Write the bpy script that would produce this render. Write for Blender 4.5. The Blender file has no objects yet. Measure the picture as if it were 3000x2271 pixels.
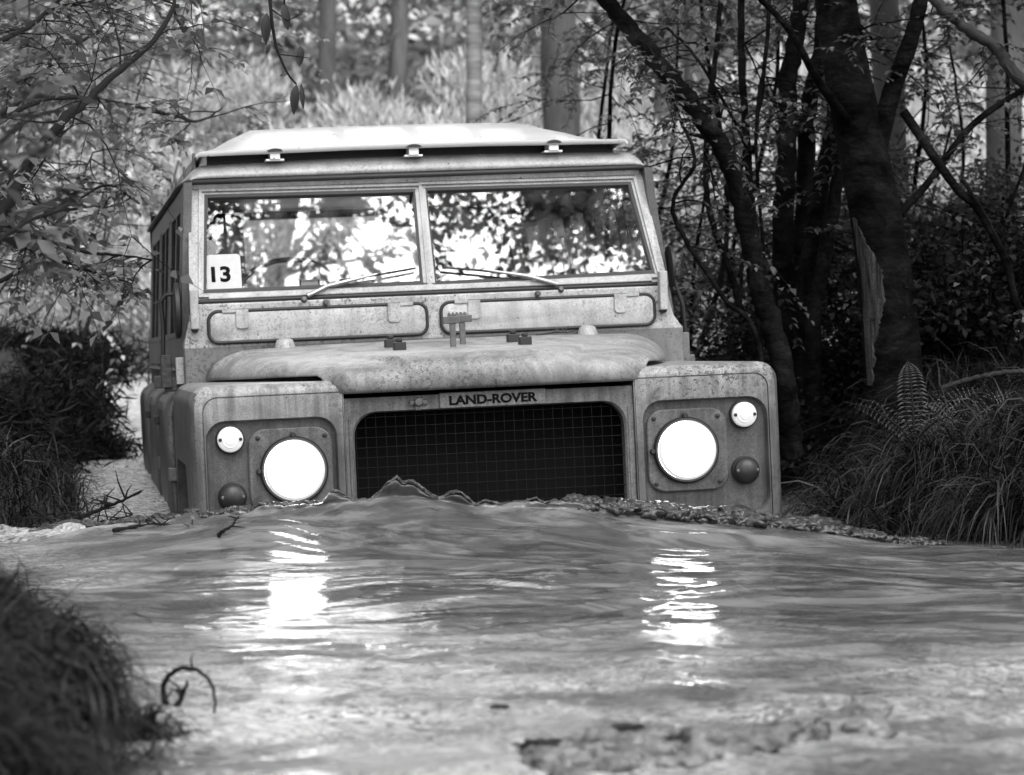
import bpy, bmesh, math, random
import numpy as np
from mathutils import Matrix, Vector
R = math.radians
sc = bpy.context.scene
COL = sc.collection
# ---------------------------------------------------------------- camera, world, sun, exposure
CAM_H = 0.62
PITCH = 1.3755
cam_d = bpy.data.cameras.new("camera")
cam = bpy.data.objects.new("camera", cam_d); COL.objects.link(cam)
cam.location = (0, 0, CAM_H)
cam.rotation_euler = (R(90 - PITCH), 0, 0)
cam_d.sensor_width = 36; cam_d.lens = 36 * 7734 / 3000.0
cam_d.clip_start = 0.05; cam_d.clip_end = 600
cam_d.dof.use_dof = True; cam_d.dof.focus_distance = 7.5; cam_d.dof.aperture_fstop = 5.8
sc.camera = cam

SUN_EL, SUN_AZ = 48.0, 160.0     # azimuth clockwise from +Y
w = bpy.data.worlds.new("World"); sc.world = w; w.use_nodes = True
nt = w.node_tree; nt.nodes.clear()
sky = nt.nodes.new('ShaderNodeTexSky'); sky.sky_type = 'NISHITA'; sky.sun_disc = False
sky.sun_elevation = R(SUN_EL); sky.sun_rotation = R(SUN_AZ)
sky.air_density = 1.0; sky.dust_density = 4.0; sky.ozone_density = 1.0
bw = nt.nodes.new('ShaderNodeRGBToBW'); bg = nt.nodes.new('ShaderNodeBackground')
out = nt.nodes.new('ShaderNodeOutputWorld'); bg.inputs[1].default_value = 0.15
nt.links.new(sky.outputs[0], bw.inputs[0]); nt.links.new(bw.outputs[0], bg.inputs[0]); nt.links.new(bg.outputs[0], out.inputs[0])
sl = bpy.data.lights.new("sun", 'SUN'); sl.energy = 1.5; sl.angle = R(50); sl.color = (1, 1, 1)
so = bpy.data.objects.new("sun", sl); COL.objects.link(so)
sdir = Vector((math.sin(R(SUN_AZ)) * math.cos(R(SUN_EL)), math.cos(R(SUN_AZ)) * math.cos(R(SUN_EL)), math.sin(R(SUN_EL))))
so.rotation_euler = sdir.to_track_quat('Z', 'Y').to_euler(); so.location = (3, -5, 12)
sc.view_settings.view_transform = 'Standard'; sc.view_settings.look = 'None'
sc.view_settings.exposure = 1.12; sc.view_settings.gamma = 1.0; sc.view_settings.use_curve_mapping = False
sc.cycles.max_bounces = 7; sc.cycles.transparent_max_bounces = 12; sc.cycles.caustics_reflective = False
sc.cycles.caustics_refractive = False; sc.cycles.sample_clamp_indirect = 6; sc.cycles.use_denoising = True

# ---------------------------------------------------------------- materials
MATS = {}
def ramp(nt, fac, stops):
    n = nt.nodes.new('ShaderNodeValToRGB')
    e = n.color_ramp.elements
    while len(e) > 1: e.remove(e[-1])
    e[0].position, c = stops[0][0], stops[0][1]; e[0].color = (c, c, c, 1)
    for p, c in stops[1:]:
        x = e.new(p); x.color = (c, c, c, 1)
    nt.links.new(fac, n.inputs[0]); return n.outputs[0]
def mat(name, base=0.3, rough=0.5, metal=0.0, var=0.0, scale=4.0, stretch=(1, 1, 1), specks=0.0, spscale=60, spcol=0.04,
        grime=None, bump=0.0, bscale=80.0, trans=0.0, coat=0.0, emit=0.0, spec=0.5, rand=0.0, ior=None, grain=0.0, streak=0.0, spat=0.0, blotch=0.0):
    m = bpy.data.materials.new(name); m.use_nodes = True; nt = m.node_tree; N = nt.nodes; L = nt.links
    b = N['Principled BSDF']; b.inputs['Roughness'].default_value = rough; b.inputs['Metallic'].default_value = metal
    b.inputs['Specular IOR Level'].default_value = spec; b.inputs['Coat Weight'].default_value = coat
    if ior: b.inputs['IOR'].default_value = ior
    tc = N.new('ShaderNodeTexCoord'); mp = N.new('ShaderNodeMapping'); mp.inputs['Scale'].default_value = stretch
    L.new(tc.outputs['Object'], mp.inputs[0])
    val = N.new('ShaderNodeValue'); val.outputs[0].default_value = base; cur = val.outputs[0]
    def mul(a, bb):
        n = N.new('ShaderNodeMath'); n.operation = 'MULTIPLY'
        for i, s in enumerate((a, bb)):
            if isinstance(s, float): n.inputs[i].default_value = s
            else: L.new(s, n.inputs[i])
        return n.outputs[0]
    def mixv(f, a, bb):
        n = N.new('ShaderNodeMix'); n.data_type = 'FLOAT'
        for i, s in ((0, f), (2, a), (3, bb)):
            if isinstance(s, (float, int)): n.inputs[i].default_value = s
            else: L.new(s, n.inputs[i])
        return n.outputs[0]
    if var:
        nz = N.new('ShaderNodeTexNoise'); nz.inputs['Scale'].default_value = scale; nz.inputs['Detail'].default_value = 6
        nz.inputs['Roughness'].default_value = 0.62
        L.new(mp.outputs[0], nz.inputs[0])
        cur = mul(cur, ramp(nt, nz.outputs[0], [(0.3, 1 - var), (0.7, 1 + var)]))
    if grain:
        nz = N.new('ShaderNodeTexNoise'); nz.inputs['Scale'].default_value = 260; nz.inputs['Detail'].default_value = 2
        L.new(tc.outputs['Object'], nz.inputs[0])
        cur = mul(cur, ramp(nt, nz.outputs[0], [(0.35, 1 - grain), (0.65, 1 + grain)]))
    if rand:
        g = N.new('ShaderNodeNewGeometry')
        cur = mul(cur, ramp(nt, g.outputs['Random Per Island'], [(0.0, 1 - rand), (0.6, 1.0), (1.0, 1 + rand)]))
    if grime:   # (z_low, z_high, dirt colour, strength): dried mud up to a height, in object space z, with vertical runs
        z0, z1_, gc, gs = grime[:4]; gn = 1.0 if len(grime) < 5 else grime[4]
        sx = N.new('ShaderNodeSeparateXYZ'); L.new(tc.outputs['Object'], sx.inputs[0])
        m2 = N.new('ShaderNodeMapping'); m2.inputs['Scale'].default_value = (22, 22, 2.2); L.new(tc.outputs['Object'], m2.inputs[0])
        n2 = N.new('ShaderNodeTexNoise'); n2.inputs['Scale'].default_value = 1.0; n2.inputs['Detail'].default_value = 5; L.new(m2.outputs[0], n2.inputs[0])
        n3 = N.new('ShaderNodeTexNoise'); n3.inputs['Scale'].default_value = 5.0; n3.inputs['Detail'].default_value = 4; L.new(tc.outputs['Object'], n3.inputs[0])
        ad = N.new('ShaderNodeMath'); ad.operation = 'MULTIPLY_ADD'; L.new(n2.outputs[0], ad.inputs[0]); ad.inputs[1].default_value = 0.16 * gn
        L.new(sx.outputs[2], ad.inputs[2])
        ad2 = N.new('ShaderNodeMath'); ad2.operation = 'MULTIPLY_ADD'; L.new(n3.outputs[0], ad2.inputs[0]); ad2.inputs[1].default_value = 0.12 * gn
        L.new(ad.outputs[0], ad2.inputs[2])
        mr = N.new('ShaderNodeMapRange'); L.new(ad2.outputs[0], mr.inputs[0]); mr.inputs[1].default_value = z0 + .14 * gn; mr.inputs[2].default_value = z1_ + .14 * gn
        mr.inputs[3].default_value = gs; mr.inputs[4].default_value = 0.0
        cur = mixv(mr.outputs[0], cur, gc)
    def nz_(sc3, det, rgh=.6, dist=0.0, src='Object'):
        m5 = N.new('ShaderNodeMapping'); m5.inputs['Scale'].default_value = sc3; L.new(tc.outputs[src], m5.inputs[0])
        n5 = N.new('ShaderNodeTexNoise'); n5.inputs['Scale'].default_value = 1.0; n5.inputs['Detail'].default_value = det
        n5.inputs['Roughness'].default_value = rgh; n5.inputs['Distortion'].default_value = dist; L.new(m5.outputs[0], n5.inputs[0]); return n5.outputs[0]
    if blotch:   # broad smears of dried mud
        cur = mul(cur, ramp(nt, nz_((6, 3.5, 6), 8, .68, 1.6), [(.38, 1 - blotch), (.52, 1 - blotch * .25), (.62, 1 + blotch * .2)]))
    if streak:   # runs of dirty water
        cur = mul(cur, ramp(nt, nz_((38, 38, 2.0), 5, .6), [(.36, 1 - streak), (.54, 1.0), (.75, 1 + streak * .3)]))
    if spat:     # irregular mud spatter, thicker in patches
        a5 = ramp(nt, nz_((95, 95, 95), 3, .55), [(.555, 0.0), (.60, 1.0)]); b5 = ramp(nt, nz_((3.2, 3.2, 4.5), 3, .6), [(.40, .08), (.66, 1.0)])
        a6 = ramp(nt, nz_((210, 210, 210), 2, .5), [(.60, 0.0), (.66, 1.0)])
        mxx = N.new('ShaderNodeMath'); mxx.operation = 'MAXIMUM'; L.new(a5, mxx.inputs[0]); L.new(a6, mxx.inputs[1])
        cur = mixv(mul(mul(mxx.outputs[0], b5), spat), cur, spcol)
    if specks:
        for k, (ssc, th) in enumerate(((spscale * .5, specks * 1.7), (spscale * 1.2, specks * 1.7))):
            v = N.new('ShaderNodeTexVoronoi'); v.inputs['Scale'].default_value = ssc; L.new(tc.outputs['Object'], v.inputs[0])
            n4 = N.new('ShaderNodeTexNoise'); n4.inputs['Scale'].default_value = 7.0 + 5 * k; n4.inputs['Detail'].default_value = 3; L.new(tc.outputs['Object'], n4.inputs[0])
            sz = ramp(nt, n4.outputs[0], [(0.36, 0.03), (0.66, th)])
            rnd = N.new('ShaderNodeSeparateColor'); L.new(v.outputs['Color'], rnd.inputs[0])
            szz = mul(sz, rnd.outputs[0])
            lt = N.new('ShaderNodeMath'); lt.operation = 'LESS_THAN'; L.new(v.outputs['Distance'], lt.inputs[0]); L.new(szz, lt.inputs[1])
            cur = mixv(mul(lt.outputs[0], 0.8), cur, spcol)
    L.new(cur, b.inputs['Base Color'])
    if bump:
        nb = N.new('ShaderNodeTexNoise'); nb.inputs['Scale'].default_value = bscale; nb.inputs['Detail'].default_value = 5
        L.new(mp.outputs[0], nb.inputs[0])
        bp = N.new('ShaderNodeBump'); bp.inputs['Strength'].default_value = bump; bp.inputs['Distance'].default_value = 0.01
        L.new(nb.outputs[0], bp.inputs['Height']); L.new(bp.outputs[0], b.inputs['Normal'])
    if emit:
        b.inputs['Emission Color'].default_value = (1, 1, 1, 1); b.inputs['Emission Strength'].default_value = emit
    if trans:
        o = N['Material Output']; t = N.new('ShaderNodeBsdfTranslucent'); L.new(cur, t.inputs[0])
        mx = N.new('ShaderNodeMixShader'); mx.inputs[0].default_value = trans
        L.new(b.outputs[0], mx.inputs[1]); L.new(t.outputs[0], mx.inputs[2]); L.new(mx.outputs[0], o.inputs[0])
    MATS[name] = m; return m

BZ = 0.85   # vehicle parts are modelled from its base, 0.85 m below headlight centre
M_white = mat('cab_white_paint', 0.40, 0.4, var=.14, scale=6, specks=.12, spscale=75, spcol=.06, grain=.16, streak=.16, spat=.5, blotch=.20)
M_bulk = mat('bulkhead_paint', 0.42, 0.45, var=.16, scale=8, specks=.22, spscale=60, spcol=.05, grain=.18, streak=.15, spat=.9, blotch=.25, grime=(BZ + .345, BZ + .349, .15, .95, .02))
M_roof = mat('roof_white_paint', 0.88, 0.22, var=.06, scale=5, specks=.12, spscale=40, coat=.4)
M_bonnet = mat('bonnet_paint', 0.33, 0.55, var=.22, scale=5.5, specks=.10, spscale=80, grain=.16, spat=.85, blotch=.45, streak=.10, grime=(BZ + .19, BZ + .27, .16, .7))
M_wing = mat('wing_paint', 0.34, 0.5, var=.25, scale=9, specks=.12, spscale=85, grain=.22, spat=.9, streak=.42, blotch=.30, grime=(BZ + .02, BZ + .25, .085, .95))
M_panel = mat('lamp_panel_paint', 0.075, 0.55, var=.25, scale=10, grain=.28, spat=.5, spcol=.02, streak=.5, blotch=.3)
M_plate = mat('lamp_plate_paint', 0.12, 0.5, var=.25, scale=11, grain=.28, spat=.6, spcol=.03, streak=.4, blotch=.3)
M_surr = mat('radiator_surround_paint', 0.15, 0.55, var=.25, scale=8, grain=.22, spat=.7, spcol=.04, streak=.45, blotch=.35)
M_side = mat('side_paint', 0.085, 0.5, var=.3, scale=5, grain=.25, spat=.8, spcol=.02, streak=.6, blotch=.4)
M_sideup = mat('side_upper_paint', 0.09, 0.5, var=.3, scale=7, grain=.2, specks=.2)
M_rub = mat('black_rubber', 0.015, 0.55)
M_dark = mat('dark_interior', 0.006, 0.9, spec=.1)
M_dull = mat('dull_grey_metal', 0.10, 0.5, metal=.3, var=.3, scale=20, bump=.2)
M_chrome = mat('bright_steel', 0.42, 0.4, metal=1.0, var=.3, scale=40)
M_grille = mat('grille_wire', 0.006, 0.7, var=.4, scale=30, spec=.15)
M_badge = mat('badge_plate', 0.14, 0.45, var=.2, scale=12, grain=.3, spat=.6, streak=.2)
M_letter = mat('lettering_black', 0.006, 0.7, spec=.1)
M_head = mat('headlight_glow', 0.8, 0.2, emit=5.0)
M_sidelamp = mat('side_lamp_lens', 0.55, 0.15, emit=0.10)
M_ind = mat('amber_lens', 0.02, 0.42, var=.3, scale=30)
M_paper = mat('sticker_paper', 0.48, 0.6, var=.06, scale=40)
M_seat = mat('seat_vinyl', 0.03, 0.6)
def glass_mat(name, ior, tint=0.85, grain=0.0):
    m = bpy.data.materials.new(name); m.use_nodes = True; nt = m.node_tree; N = nt.nodes; L = nt.links; N.clear()
    o = N.new('ShaderNodeOutputMaterial'); fr = N.new('ShaderNodeFresnel'); fr.inputs[0].default_value = ior
    tr = N.new('ShaderNodeBsdfTransparent'); tr.inputs[0].default_value = (tint, tint, tint, 1)
    gl = N.new('ShaderNodeBsdfGlossy'); gl.inputs['Roughness'].default_value = 0.0
    df = N.new('ShaderNodeBsdfDiffuse'); df.inputs[0].default_value = (.35, .35, .35, 1)
    tc = N.new('ShaderNodeTexCoord')
    nz = N.new('ShaderNodeTexNoise'); nz.inputs['Scale'].default_value = 9; nz.inputs['Detail'].default_value = 8; nz.inputs['Roughness'].default_value = .75
    L.new(tc.outputs['Object'], nz.inputs[0])
    mx = N.new('ShaderNodeMixShader'); L.new(fr.outputs[0], mx.inputs[0]); L.new(tr.outputs[0], mx.inputs[1]); L.new(gl.outputs[0], mx.inputs[2])
    d = ramp(nt, nz.outputs[0], [(0.4, 0.0), (0.75, grain)])
    m2 = N.new('ShaderNodeMixShader'); L.new(d, m2.inputs[0]); L.new(mx.outputs[0], m2.inputs[1]); L.new(df.outputs[0], m2.inputs[2])
    L.new(m2.outputs[0], o.inputs[0]); return m
M_glass = glass_mat('windscreen_glass', 2.1, .85, .22)
M_sglass = glass_mat('side_glass', 1.3, .3, .05)
for n_ in M_sglass.node_tree.nodes:      # dull, dirty side glass: a fixed faint reflection
    if n_.type == 'MIX_SHADER' and n_.inputs[0].is_linked and n_.inputs[0].links[0].from_node.type == 'FRESNEL':
        M_sglass.node_tree.links.remove(n_.inputs[0].links[0]); n_.inputs[0].default_value = .04

# ---------------------------------------------------------------- mesh helpers
class MB:
    def __init__(s): s.v = []; s.f = []
    def add(s, vs, fs):
        n = len(s.v); s.v += [tuple(v) for v in vs]; s.f += [tuple(i + n for i in f) for f in fs]
    def box(s, x0, x1, y0, y1, z0, z1):
        s.add([(x0, y0, z0), (x1, y0, z0), (x1, y1, z0), (x0, y1, z0), (x0, y0, z1), (x1, y0, z1), (x1, y1, z1), (x0, y1, z1)],
              [(0, 3, 2, 1), (4, 5, 6, 7), (0, 1, 5, 4), (1, 2, 6, 5), (2, 3, 7, 6), (3, 0, 4, 7)])
    def rings(s, rings, close=True, cap0=False, cap1=False):
        n = len(rings[0]); vs = [p for r in rings for p in r]; fs = []
        for i in range(len(rings) - 1):
            for j in range(n if close else n - 1):
                k = (j + 1) % n; fs.append((i * n + j, i * n + k, (i + 1) * n + k, (i + 1) * n + j))
        if cap0: fs.append(tuple(reversed(range(n))))
        if cap1: fs.append(tuple((len(rings) - 1) * n + j for j in range(n)))
        s.add(vs, fs)
    def tube(s, pts, rad, n=8, caps=True, closed=False):
        P = [Vector(p) for p in pts]; rs = rad if hasattr(rad, '__len__') else [rad] * len(P)
        rings = []; up = None
        for i, p in enumerate(P):
            if closed: t = P[(i + 1) % len(P)] - P[i - 1]
            else: t = P[min(i + 1, len(P) - 1)] - P[max(i - 1, 0)]
            if t.length < 1e-9: t = Vector((0, 0, 1))
            t.normalize()
            if up is None: up = Vector((0, 0, 1)) if abs(t.z) < .9 else Vector((1, 0, 0))
            a = t.cross(up); 
            if a.length < 1e-6: a = t.orthogonal()
            a.normalize(); b = a.cross(t); up = b
            rings.append([p + (a * math.cos(2 * math.pi * k / n) + b * math.sin(2 * math.pi * k / n)) * rs[i] for k in range(n)])
        if closed: rings.append(rings[0])
        s.rings(rings, True, caps and not closed, caps and not closed)
    def disc_y(s, cx, cz, prof, n=40, cap=True):     # revolve (r, y) profile around a y axis
        rings = [[(cx + r * math.cos(2 * math.pi * k / n), y, cz + r * math.sin(2 * math.pi * k / n)) for k in range(n)] for r, y in prof]
        s.rings(rings, True, False, cap)
    def prism(s, poly, y0, y1):                      # polygon in xz pushed along y
        n = len(poly)
        s.add([(x, y0, z) for x, z in poly] + [(x, y1, z) for x, z in poly],
              [tuple(range(n)), tuple(reversed(range(n, 2 * n)))] + [(i, i + n, (i + 1) % n + n, (i + 1) % n) for i in range(n)])
    def build(s, name, m, parent=None, smooth=None, bevel=0, seg=2, label=None, solid=0):
        me = bpy.data.meshes.new(name); me.from_pydata(s.v, [], s.f); me.update()
        bm = bmesh.new(); bm.from_mesh(me); bmesh.ops.remove_doubles(bm, verts=bm.verts, dist=1e-5)
        bmesh.ops.recalc_face_normals(bm, faces=bm.faces); bm.to_mesh(me); bm.free()
        o = bpy.data.objects.new(name, me); COL.objects.link(o); me.materials.append(m)
        if parent: o.parent = parent
        if solid:
            q = o.modifiers.new('solid', 'SOLIDIFY'); q.thickness = solid; q.offset = -1
        if bevel:
            q = o.modifiers.new('bevel', 'BEVEL'); q.width = bevel; q.segments = seg; q.limit_method = 'ANGLE'; q.angle_limit = R(35)
        if smooth or bevel:
            for p in me.polygons: p.use_smooth = True
            me.set_sharp_from_angle(angle=R(smooth or 50)) if not bevel else None
            if bevel:
                q = o.modifiers.new('wn', 'WEIGHTED_NORMAL'); q.keep_sharp = True
        if label: o['label'] = label
        return o
def thing(name, label, cat, loc=(0, 0, 0), group=None):
    o = bpy.data.objects.new(name, None); COL.objects.link(o); o.location = loc
    o['label'] = label; o['category'] = cat; o.empty_display_size = .2
    if group: o['group'] = group
    return o
def tag(o, label, cat, group=None):
    o['label'] = label; o['category'] = cat
    if group: o['group'] = group
    return o
def rrect(x0, x1, z0, z1, r, k=6):
    rs = r if hasattr(r, '__len__') else [r] * 4     # BR, TR, TL, BL
    out = []
    for (cx, cz, a0, rr) in ((x1 - rs[0], z0 + rs[0], -90, rs[0]), (x1 - rs[1], z1 - rs[1], 0, rs[1]), (x0 + rs[2], z1 - rs[2], 90, rs[2]), (x0 + rs[3], z0 + rs[3], 180, rs[3])):
        for i in range(k + 1):
            a = R(a0 + 90 * i / k); out.append((cx + rr * math.cos(a), cz + rr * math.sin(a)))
    return out
rng = np.random.default_rng(7)
random.seed(7)
_g = {}
def perlin(x, y, seed=0):
    if seed not in _g:
        r = np.random.default_rng(seed); a = r.random((256, 256)) * 2 * np.pi; _g[seed] = (np.cos(a), np.sin(a))
    gx, gy = _g[seed]
    xi = np.floor(x).astype(int); yi = np.floor(y).astype(int); xf = x - xi; yf = y - yi
    u = xf * xf * xf * (xf * (xf * 6 - 15) + 10); v = yf * yf * yf * (yf * (yf * 6 - 15) + 10)
    def d(i, j): return gx[(xi + i) & 255, (yi + j) & 255] * (xf - i) + gy[(xi + i) & 255, (yi + j) & 255] * (yf - j)
    return ((d(0, 0) * (1 - u) + d(1, 0) * u) * (1 - v) + (d(0, 1) * (1 - u) + d(1, 1) * u) * v) * 1.5
def fbm(x, y, seed=0, o=4):
    s = 0; a = 1
    for i in range(o): s = s + a * perlin(x * 2 ** i + 17.3 * i, y * 2 ** i + 5.1 * i, seed + i); a *= .5
    return s
def npmesh(name, V, F, m, parent=None, smooth=False):
    V = np.asarray(V, np.float32); F = np.asarray(F, np.int32)
    me = bpy.data.meshes.new(name); me.vertices.add(len(V)); me.vertices.foreach_set('co', V.ravel())
    nf, k = F.shape; me.loops.add(nf * k); me.loops.foreach_set('vertex_index', F.ravel())
    me.polygons.add(nf); me.polygons.foreach_set('loop_start', np.arange(nf, dtype=np.int32) * k)
    me.polygons.foreach_set('loop_total', np.full(nf, k, np.int32))
    if smooth: me.polygons.foreach_set('use_smooth', np.ones(nf, bool))
    me.update(calc_edges=True)
    if m: me.materials.append(m)
    o = bpy.data.objects.new(name, me); COL.objects.link(o)
    if parent: o.parent = parent
    return o
FV = 5700.0
def at(vx, vy, d):      # a point of the woods from its bearing, height angle and distance
    a = R(PITCH); f = Vector((0, math.cos(a), -math.sin(a))); u = Vector((0, math.sin(a), math.cos(a)))
    v = f + Vector((1, 0, 0)) * ((vx - 1105.5) / FV) + u * ((837 - vy) / FV)
    return Vector((0, 0, CAM_H)) + v * (d / v.y)

# ================================================================ SETTING: ground and water
XL = np.array([[-6, -.6], [0, -.35], [3, -.42], [3.7, -.50], [4.6, -.72], [5.5, -.98], [6.3, -1.35], [7.0, -1.62], [7.8, -1.36], [8.6, -1.30], [9.4, -1.45], [10.5, -2.0], [13.6, -2.30], [16, -2.6], [20, -3.2], [30, -4.9], [60, -9]])
XR = np.array([[-6, 3.0], [0, 2.6], [5, 2.2], [6.3, 1.9], [7.0, 1.50], [7.35, 1.12], [7.6, 1.0], [8, .96], [10, .95], [12, .8], [16, .1], [20, -.8], [30, -3.2], [60, -8.2]])
def xl(y): return np.interp(y, XL[:, 0], XL[:, 1])
def xr(y): return np.interp(y, XR[:, 0], XR[:, 1])
def ground_h(x, y):
    x = np.asarray(x, float); y = np.asarray(y, float)
    wob = .12 * perlin(y * .9, y * 0 + 3.3, 5) + .05 * perlin(y * 3, y * 0 + 1, 6)
    d = np.maximum(xl(y) + wob - x, x - (xr(y) + wob))
    left = (xl(y) + wob - x) > (x - (xr(y) + wob))
    toph = np.where(left, np.interp(y, [0, 4.5, 6, 7, 7.8, 9.2, 10.5, 13, 16, 25], [.18, .16, .06, .05, .16, .12, .25, .50, .42, .3]), np.interp(y, [0, 7, 8, 9.2, 12, 25], [.2, .20, .24, .34, .42, .3]))
    ww = np.where(left, .30, .55)
    t = np.clip(d / ww, 0, 1); t = t * t * (3 - 2 * t)
    h = np.where(d < 0, -.06 + np.clip(d, -1, 0) * .7, -.06 + (toph + .06) * t)
    far = np.clip((y - 17) / 25, 0, 1); h = h + np.where(d > 0, 1, 0) * far * .3
    h = np.where(y > 30, h * (1 - np.clip((y - 30) / 4, 0, 1)) + np.clip((y - 30) / 4, 0, 1) * .45, h)
    h = h + np.clip(y - 34, 0, 60) * .17
    h = h + np.clip(d, 0, 8) * .02 + (.05 * fbm(x * 1.3, y * 1.3, 11) * np.clip(d * 2, 0, 1))
    return h
M_ground = mat('woodland_soil', 0.03, 0.95, var=.5, scale=3, bump=.6, bscale=40)
gx = np.concatenate([np.linspace(-60, -6, 30), np.linspace(-5.8, 6, 200), np.linspace(6.4, 60, 30)])
gy = np.concatenate([np.linspace(-30, 1.5, 20), np.linspace(1.7, 18, 250), np.linspace(18.5, 110, 90)])
X, Y = np.meshgrid(gx, gy); Z = ground_h(X, Y)
nx, ny = len(gx), len(gy); idx = np.arange(nx * ny).reshape(ny, nx)
F = np.stack([idx[:-1, :-1], idx[:-1, 1:], idx[1:, 1:], idx[1:, :-1]], -1).reshape(-1, 4)
g = npmesh('ground', np.stack([X, Y, Z], -1).reshape(-1, 3), F, M_ground, smooth=True); g['kind'] = 'structure'

# bow wave crest: x in metres -> height; sampled along the front of the vehicle
CRV = [(60, 1150), (170, 1128), (300, 1118), (430, 1108), (520, 1098), (580, 1090), (640, 1086), (690, 1082), (722, 1068), (752, 1070), (775, 1084), (800, 1082), (822, 1062), (845, 1044), (858, 1033), (868, 1044), (890, 1050), (920, 1068), (950, 1078), (975, 1070), (995, 1072), (1025, 1094),
       (1100, 1096), (1200, 1090), (1290, 1102), (1380, 1118), (1470, 1128), (1560, 1132), (1650, 1140), (1760, 1150), (1860, 1164), (1950, 1180), (2080, 1192), (2300, 1200)]
def crest_y(x): return np.interp(x, [-1.6, -1.1, -.6, 0, .6, .95, 1.2, 1.6, 2], [7.30, 7.05, 6.98, 7.0, 7.06, 7.14, 7.24, 7.3, 7.3])
cxs = np.array([(c[0] - 1105.5) / FV * 7.0 for c in CRV])
czs = np.array([at(c[0], c[1], float(crest_y(cxs[i]))).z for i, c in enumerate(CRV)])
def crest_z(x): return np.maximum(np.interp(x, cxs, czs), .015)
def smooth1(f, x, w=.06): return (f(x - w) + f(x + w) + 2 * f(x) + f(x - 2 * w) + f(x + 2 * w)) / 6
def water_h(x, y):
    yc = crest_y(x); z = crest_z(x); zs = smooth1(crest_z, x, .05)
    d = y - yc
    near = np.clip(zs - .0, 0, 1) * (.75 * np.exp(-(np.clip(-d, 0, 9) / .34) ** 1.3) + .25 * np.exp(-(np.clip(-d, 0, 9) / 1.0) ** 2))
    tongue = (z - zs + .010 * fbm(x * 18, y * 3, 91, 4) * (z > .05)) * np.exp(-(d / .035) ** 2)
    back = zs * np.exp(-(d / .16) ** 2)
    h = np.where(d < 0, near, back) + tongue
    wx = x + .25 * fbm(x * 1.1, y * 1.1, 31, 2); wy = y + .25 * fbm(x * 1.1 + 9, y * 1.1, 33, 2)
    swell = .011 * fbm(wx * .55, wy * 1.7, 21, 2) + .009 * (1 - 2 * np.abs(perlin(wx * .8, wy * 3.0, 22)))
    mid = .0042 * fbm(wx * 1.8, wy * 7.0, 24, 3) * np.interp(y, [3, 4.8, 5.6, 7], [2.0, 1.8, 1.0, 1.0])
    rx = np.interp(x, [-.2, .05, .35, .52, .8], [3.70, 3.72, 3.80, 3.95, 4.05])
    mid = mid + .008 * np.exp(-((y - rx) / .06) ** 2) * np.clip((x + .0) / .1, 0, 1) * np.clip((.62 - x) / .08, 0, 1) * (1 + 1.1 * fbm(x * 9, y * 9, 93, 3))
    chop = np.interp(x, [-1.1, -.85, -.2, .1, 2], [1.3, 1.35, 1.3, 1.5, 1.6])
    mid = mid + .0036 * (1 - 2 * np.abs(perlin(wx * 2.6, wy * 8.5, 26))) * chop + .0016 * (1 - 2 * np.abs(perlin(wx * 6 + 3, wy * 16, 28))) * chop
    turb = np.interp(y, [2.5, 4.2, 5.4, 6.4, 7.2, 8, 20], [1.6, 1.5, .6, .25, .25, .8, 1.0])
    turb = np.maximum(turb, np.clip((-x - .8) / .35, 0, 1) * .9 * (y > 4.5))
    fine = .0022 * fbm(wx * 10, wy * 24, 27, 3) * turb
    calm = np.interp(x, [-2, -1.0, -.75, -.2, 0, 3], [1, 1, .75, .75, 1, 1]); calm = np.where((y > 4.9) & (y < 7.6), calm, 1)
    fade = np.clip(1 - np.clip(y - 20, 0, 20) / 30, .3, 1)
    return h + (swell * calm + mid * calm) * fade + fine * (.4 + .6 * calm)
m = bpy.data.materials.new('muddy_water'); m.use_nodes = True; nt = m.node_tree; N = nt.nodes; L = nt.links
b = N['Principled BSDF']; b.inputs['Roughness'].default_value = .045; b.inputs['IOR'].default_value = 1.40; b.inputs['Specular IOR Level'].default_value = .6
tc = N.new('ShaderNodeTexCoord')
mp = N.new('ShaderNodeMapping'); mp.inputs['Scale'].default_value = (1.6, 3.4, 1); L.new(tc.outputs['Object'], mp.inputs[0])
nz = N.new('ShaderNodeTexNoise'); nz.inputs['Scale'].default_value = 1.2; nz.inputs['Detail'].default_value = 7; nz.inputs['Roughness'].default_value = .6; nz.inputs['Distortion'].default_value = 2.2
L.new(mp.outputs[0], nz.inputs[0])
silt = ramp(nt, nz.outputs[0], [(.40, .055), (.5, .085), (.56, .15), (.68, .22)])
at_ = N.new('ShaderNodeAttribute'); at_.attribute_name = 'froth_glare'
vz = N.new('ShaderNodeTexNoise'); vz.inputs['Scale'].default_value = 26; vz.inputs['Detail'].default_value = 6; vz.inputs['Roughness'].default_value = .7; vz.inputs['Distortion'].default_value = 1.2
L.new(mp.outputs[0], vz.inputs[0])
ff = ramp(nt, vz.outputs[0], [(.40, .05), (.60, 1)])
fm = N.new('ShaderNodeMath'); fm.operation = 'MULTIPLY'; L.new(ff, fm.inputs[0]); L.new(at_.outputs['Fac'], fm.inputs[1])
mxf = N.new('ShaderNodeMix'); mxf.data_type = 'FLOAT'; L.new(fm.outputs[0], mxf.inputs[0]); L.new(silt, mxf.inputs[2]); mxf.inputs[3].default_value = .78  # pale tone for foam and for the painted sky reflection
L.new(mxf.outputs[0], b.inputs['Base Color'])
rg = N.new('ShaderNodeMath'); rg.operation = 'MULTIPLY_ADD'; L.new(fm.outputs[0], rg.inputs[0]); rg.inputs[1].default_value = .5; rg.inputs[2].default_value = .045
L.new(rg.outputs[0], b.inputs['Roughness'])
bz = N.new('ShaderNodeTexNoise'); bz.inputs['Scale'].default_value = 22; bz.inputs['Detail'].default_value = 4; L.new(mp.outputs[0], bz.inputs[0])
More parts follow.
